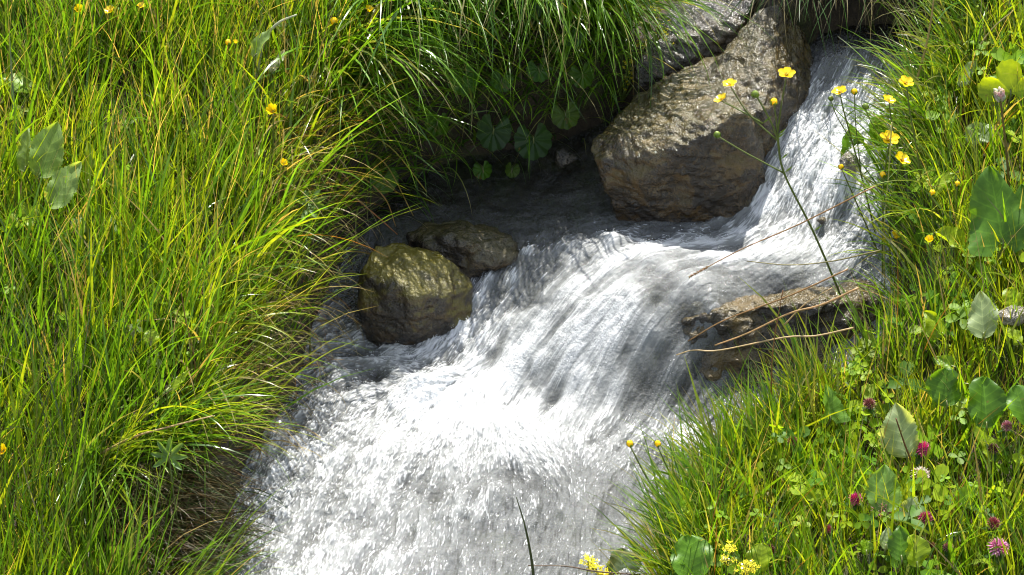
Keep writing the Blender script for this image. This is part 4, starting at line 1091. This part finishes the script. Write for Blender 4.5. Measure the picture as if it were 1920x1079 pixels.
clover('dark pink clover head near the right edge, above the bright open one', 1862, 982, 12, (.36, .06, .10), (.50, .18, .22))
clover('bright pink wide open clover at the lower right corner', 1872, 1028, 18, (.66, .20, .46), (.85, .55, .72), wide=1.35)
clover('brownish clover head on the yellow-green round leaf at the bottom', 1443, 1033, 12, BRN, (.38, .2, .14), 55)
clover('small dark pink clover bud left of the middle of the clovers', 1552, 993, 9, (.36, .08, .12), (.5, .22, .24), 55)
clover('small reddish clover bud at the bottom above the dark leaf', 1746, 1024, 8, BRN, (.42, .16, .14), 50)
clover('small faded pink clover bud right of the small reddish one', 1777, 1026, 9, (.42, .22, .22), (.55, .38, .36), 50)
clover('withered dark brown clover head in the grass near the right edge', 1862, 842, 11, (.12, .05, .05), (.22, .12, .10))
clover('faded pink clover head at the right edge beside the dark leaves', 1888, 800, 11, (.45, .18, .24), (.6, .36, .4))
clover('small pink clover bud left of the magenta clover', 1670, 832, 8, (.45, .12, .22), (.6, .3, .4), 55)
clover('withered brown clover head in the middle of the right bank grass', 1486, 828, 10, (.25, .13, .05), (.4, .26, .12))
clover('white clover head with drooping florets below the magenta clover', 1725, 892, 17, WHT, (.85, .82, .78), 70, group='white clover', wide=1.1)

def bedstraw(label, base, heads, n=26):
    g = on_ground(*base); g.z -= .004
    o = empty('yellow_bedstraw', g, label, 'flower', 'yellow bedstraw')
    st = MB(); fl = MB()
    for (u, v, rx, ry) in heads:
        c = at_y(u, v, g.y - .01); m = g.lerp(c, .6) + Vector((.01 * random.uniform(-1, 1), 0, 0)); st.tube([g, m, c], .0012, .0007, (.10, .14, .03))
        for k in range(n):
            p = at_y(u + random.gauss(0, rx * .5), v + random.gauss(0, ry * .5), g.y - .01 + random.gauss(0, .008))
            if k % 3 == 0: st.tube([m.lerp(c, .7), p], .0005, .0004, (.12, .16, .03), 4, 2)
            R = rot_to((random.uniform(-.6, .6), random.uniform(-.8, .3), 1)); q0 = random.random() * 3; s = random.uniform(.0024, .0038)
            for j in range(4):
                q = q0 + j * math.pi / 2; d = R @ Vector((math.cos(q), math.sin(q), .15)); e = R @ Vector((-math.sin(q), math.cos(q), 0))
                fl.add([p, p + d * s * .6 + e * s * .35, p + d * s, p + d * s * .6 - e * s * .35], [(0, 1, 2, 3)], (.62, .55, .02))
            fl.ball(p, s * .25, s * .25, s * .3, (.5, .45, .03), None, 5, 4)
    st.build('stem', M_STEM, o); fl.build('florets', M_PETAL, o, smooth=False)
bedstraw('yellow bedstraw at the top between the overhanging grass and the dark slab', (1165, 190), [(1195, 30, 26, 30), (1225, 22, 24, 24), (1205, 78, 22, 22), (1180, 130, 14, 30), (1240, 60, 14, 20), (1160, 18, 20, 16)], 30)
bedstraw('yellow bedstraw at the bottom edge next to the pale round leaf', (1125, 1150), [(1118, 1062, 22, 16), (1105, 1052, 12, 12), (1130, 1076, 14, 10)], 30)
bedstraw('yellow bedstraw with flat heads at the bottom of the right bank', (1385, 1150), [(1370, 1026, 14, 10), (1366, 1050, 14, 8), (1392, 1072, 26, 12), (1404, 1060, 14, 10)], 26)
bedstraw('small yellow flower spray in the grass under the ledge', (1360, 850), [(1362, 800, 12, 8)], 18)

def stalk(label, pts, y, r0, r1, col, name='grass_stalk', cat='grass stalk', group='single stalks by the water', seed=None, dy=0.0, ground=True):
    P = [at_y(u, v, y + dy * i) for i, (u, v) in enumerate(pts)]
    if ground: P[0].z = min(P[0].z, gz1(P[0].x, P[0].y)) - .003 if abs(P[0].z - gz1(P[0].x, P[0].y)) < .06 else P[0].z
    o = empty(name, P[0], label, cat, group)
    mb = MB(); mb.tube(P, r0, r1, col, 6, 6); mb.build('stem', M_STRAW, o)
    if seed:
        kind, L, sc = seed; mb = MB(); Q = catmull(P, 8); e = Q[-1]; d = (Q[-1] - Q[-4]).normalized()
        for k in range(26):
            p = e - d * L * (k / 26); q = k * 2.4; s = d.cross(Vector((.3, .8, .2))).normalized(); s = Matrix.Rotation(q, 3, d) @ s
            mb.ball(p + s * kind, kind * .55, kind * .55, kind * 1.3, tuple(c * random.uniform(.7, 1.2) for c in sc), rot_to(d + s * .5), 5, 4)
        mb.build('seed_head', M_STRAW, o)
    return o
STR = (.42, .31, .16); STB = (.26, .15, .06)
yl = on_ground(1600, 760).y
stalk('pale dry stalk lying nearly level across the front of the rock ledge', [(1600, 615), (1530, 630), (1470, 633), (1350, 657), (1300, 657), (1268, 666)], yl, .0013, .0008, STR, ground=False)
stalk('thick brown dry stalk slanting across the rock ledge', [(1610, 540), (1540, 572), (1480, 588), (1400, 626), (1340, 648)], yl + .01, .0017, .0010, (.38, .24, .11), ground=False)
stalk('thin dry stalk continuing down-left in front of the waterfall', [(1590, 505), (1480, 555), (1360, 600), (1290, 640)], yl - .01, .0013, .0008, STB, ground=False)
stalk('thin brown grass stem slanting over the crest of the waterfall with a seed tip', [(1640, 350), (1500, 420), (1390, 468), (1292, 520)], yl + .05, .0012, .0007, STB, seed=(.0012, .03, STB), ground=False)
stalk('thin brown grass stem above the crest, pointing left over the white water', [(1650, 470), (1560, 490), (1480, 497), (1400, 490)], yl + .04, .0011, .0006, (.16, .14, .04), ground=False)
stalk('pair-leaning pale dry stem rising from the ledge to the upper right', [(1470, 610), (1510, 570), (1560, 540)], yl + .02, .0011, .0007, STR, ground=False)
stalk('upright dry reddish stem in front of the ledge', [(1445, 760), (1450, 650), (1468, 545)], yl - .02, .0011, .0006, (.25, .12, .05))
yb = at_z(1000, 1110, 0).y
stalk('dark bent grass blade standing in the water at the bottom edge', [(1003, 1130), (998, 1060), (985, 990), (968, 932)], yb, .0028, .0006, (.05, .065, .015))
stalk('dark grass stem lying level over the water at the bottom edge', [(1200, 1078), (1120, 1072), (1060, 1062), (990, 1061)], yb, .0012, .0007, (.10, .06, .03), ground=False)
ya = on_ground(600, 590).y
stalk('brown drooping stem with a seed tip hanging over the white water from the left bank', [(560, 560), (620, 620), (675, 690), (695, 800)], ya, .0013, .0008, (.20, .13, .04), seed=(.0022, .016, (.28, .12, .03)))
stalk('drooping stem hung with small brown seeds left of the mossy rock base', [(600, 540), (680, 590), (722, 640), (728, 705)], ya + .02, .0011, .0006, (.20, .13, .04), seed=(.0030, .014, (.34, .13, .02)))
stalk('arching stem ending in a yellow leaf tip in front of the mossy rock', [(640, 470), (700, 480), (738, 530), (724, 600)], ya + .04, .0010, .0009, (.35, .24, .05), seed=(.0026, .012, (.45, .30, .04)))
yo = on_ground(640, 330).y
stalk('long golden blade arching to the right over the dark pool, outermost', [(600, 300), (660, 250), (730, 275), (800, 360)], yo, .0014, .0008, (.30, .26, .04), group='golden arching blades')
stalk('golden blade arching over the pool under the outermost one', [(600, 330), (660, 285), (720, 305), (775, 405)], yo, .0013, .0008, (.32, .24, .05), group='golden arching blades')
stalk('short golden blade arching down to the mossy rock', [(610, 370), (665, 330), (720, 370), (742, 425)], yo - .02, .0013, .0008, (.36, .22, .06), group='golden arching blades')
stalk('rusty stem bending down beside the mossy rock', [(600, 330), (650, 360), (700, 400), (745, 440)], yo - .03, .0014, .0009, (.34, .15, .05), group='golden arching blades')
yr = on_ground(1890, 420).y
stalk('upright brown stem with a fluffy pale seed head near the right edge', [(1898, 400), (1890, 320), (1880, 220), (1873, 172)], yr, .0020, .0014, (.16, .12, .04), seed=(.0045, .012, (.55, .45, .38)), group='tall stems at the right')
stalk('thin pale upright stem beside two open buttercups', [(1662, 560), (1658, 430), (1666, 330), (1672, 230)], on_ground(1662, 570).y - .01, .0011, .0009, (.45, .45, .16), group='tall stems at the right')
stalk('long pale stem leaning across the upper right grass', [(1800, 160), (1830, 100), (1860, 55), (1900, 20)], on_ground(1800, 180).y, .0013, .0008, (.42, .36, .18), group='tall stems at the right')
stalk('straw-coloured upright stem at the edge of the dark recess', [(1700, 210), (1725, 130), (1742, 60), (1752, -10)], on_ground(1760, 200).y, .0020, .0012, (.36, .28, .12), group='tall stems at the right')
stalk('dark brown stem with side buds leaning over the lower right clovers', [(1725, 930), (1712, 880), (1695, 830), (1680, 785)], on_ground(1720, 960).y, .0016, .0010, (.14, .07, .03), group='tall stems at the right')
stalk('broad pale blade curving over at the top of the left meadow', [(470, 130), (492, 85), (520, 45), (556, 28)], on_ground(480, 190).y, .0036, .0014, (.40, .42, .30), group='tall stems in the left meadow', name='grass_stalk')
stalk('reddish thin stem standing in the lower left grass', [(372, 720), (362, 660), (348, 600), (340, 550)], on_ground(372, 760).y, .0012, .0007, (.22, .12, .05), group='tall stems in the left meadow')
stalk('long straw lying across the lower left grass', [(190, 850), (250, 820), (320, 800), (400, 780)], on_ground(300, 920).y - .03, .0020, .0009, (.42, .30, .16), group='tall stems in the left meadow', ground=False)

# small leaves close to the ground
def leaflets(n, box, side, label, cols, rr=(.004, .0085)):
    x, y, d = scatter(n, *box, dmin=.02, side=side); k = rng.random(len(x)) < np.clip(fbm(x, y, .09, 5, 2) * 2.2 - .6, .08, 1); x = x[k]; y = y[k]
    z = ground_z(x, y); m = len(x); na = 8
    Vs = []; Cs = []
    hgt = rng.uniform(.015, .075, m); cc = np.array(cols)[rng.integers(0, len(cols), m)] * rng.uniform(.7, 1.3, (m, 1)); q0 = rng.uniform(0, 6.28, m); r = rng.uniform(*rr, m)
    n3 = np.stack([rng.normal(0, .45, m), rng.normal(-.25, .45, m), np.ones(m)], -1); n3 /= np.linalg.norm(n3, axis=1, keepdims=True)
    e1 = np.cross(n3, np.array([.0, 1, .1])); e1 /= np.linalg.norm(e1, axis=1, keepdims=True); e2 = np.cross(n3, e1)
    C = np.stack([x, y, z + hgt], -1); F = []
    for j in range(3):
        q = q0 + j * 2.094; d = e1 * np.cos(q)[:, None] + e2 * np.sin(q)[:, None]; s = np.cross(n3, d)
        for (a, b, h) in [(0, 0, 0), (.7, .55, .14), (1.3, .62, .16), (1.75, .25, .05), (1.65, 0, -.02), (1.75, -.25, .05), (1.3, -.62, .16), (.7, -.55, .14)]:
            Vs.append(C + d * (a * r)[:, None] + s * (b * r)[:, None] + n3 * (h * r)[:, None]); Cs.append(cc * (1 + .1 * j))
    V = np.stack(Vs, 1).reshape(-1, 3); Cc = np.stack(Cs, 1).reshape(-1, 3)
    b = np.arange(m)[:, None, None] * 24 + np.arange(3)[None, :, None] * 8
    F = np.concatenate([(b + np.array([0, 1, 2, 3])).reshape(-1, 4), (b + np.array([0, 3, 4, 5])).reshape(-1, 4), (b + np.array([0, 5, 6, 7])).reshape(-1, 4)])
    o = mesh_np('clover_leaves', V, F, M_LEAFLET, attrs={'col': ('FLOAT_COLOR', Cc)}); props(o, label, 'ground cover', kind='stuff')
leaflets(5200, RB, 'R', 'small green leaflets between the grass of the right bank', [YG, MG, MG, DG])
leaflets(1000, RB, 'R', 'broader young leaves low in the grass of the right bank', [YG, YG, MG, MG, DG], (.009, .019))
leaflets(2600, LB, 'L', 'small pale and green leaflets between the grass of the left bank', [YG, MG, MG, GG])

# ------------------------------------------------------------------ world, sun, camera
AZ, EL = math.radians(12), math.radians(62)
S = Vector((math.sin(AZ) * math.cos(EL), math.cos(AZ) * math.cos(EL), math.sin(EL)))
w = bpy.data.worlds.new('World'); SC.world = w; w.use_nodes = True
nt = w.node_tree; nt.nodes.clear()
sk = nt.nodes.new('ShaderNodeTexSky'); sk.sky_type = 'NISHITA'; sk.sun_disc = False; sk.sun_elevation = EL; sk.sun_rotation = AZ
bg = nt.nodes.new('ShaderNodeBackground'); bg.inputs[1].default_value = .13
ow = nt.nodes.new('ShaderNodeOutputWorld'); hs = nt.nodes.new('ShaderNodeHueSaturation'); hs.inputs['Saturation'].default_value = .5; nt.links.new(sk.outputs[0], hs.inputs['Color']); nt.links.new(hs.outputs[0], bg.inputs[0]); nt.links.new(bg.outputs[0], ow.inputs[0])
sl = bpy.data.lights.new('sun', 'SUN'); sl.energy = 4.5; sl.angle = math.radians(.5); sl.color = (1, .96, .89)
so = bpy.data.objects.new('sun', sl); link(so); so.rotation_euler = S.to_track_quat('Z', 'Y').to_euler(); so.location = S * 6
cd = bpy.data.cameras.new('camera'); cd.sensor_width = 36; cd.lens = 36 * DIST * PXM / 1920; cd.clip_start = .05; cd.clip_end = 500
co = bpy.data.objects.new('camera', cd); link(co); co.location = CAM; co.rotation_euler = (math.radians(90) - TH, 0, 0)
SC.camera = co
SC.view_settings.view_transform = 'Standard'; SC.view_settings.look = 'None'; SC.view_settings.exposure = 1.5; SC.view_settings.gamma = 1
SC.cycles.filter_width = 1.1; SC.cycles.max_bounces = 8; SC.cycles.transparent_max_bounces = 12; SC.cycles.sample_clamp_indirect = 4; SC.cycles.caustics_reflective = False; SC.cycles.caustics_refractive = False
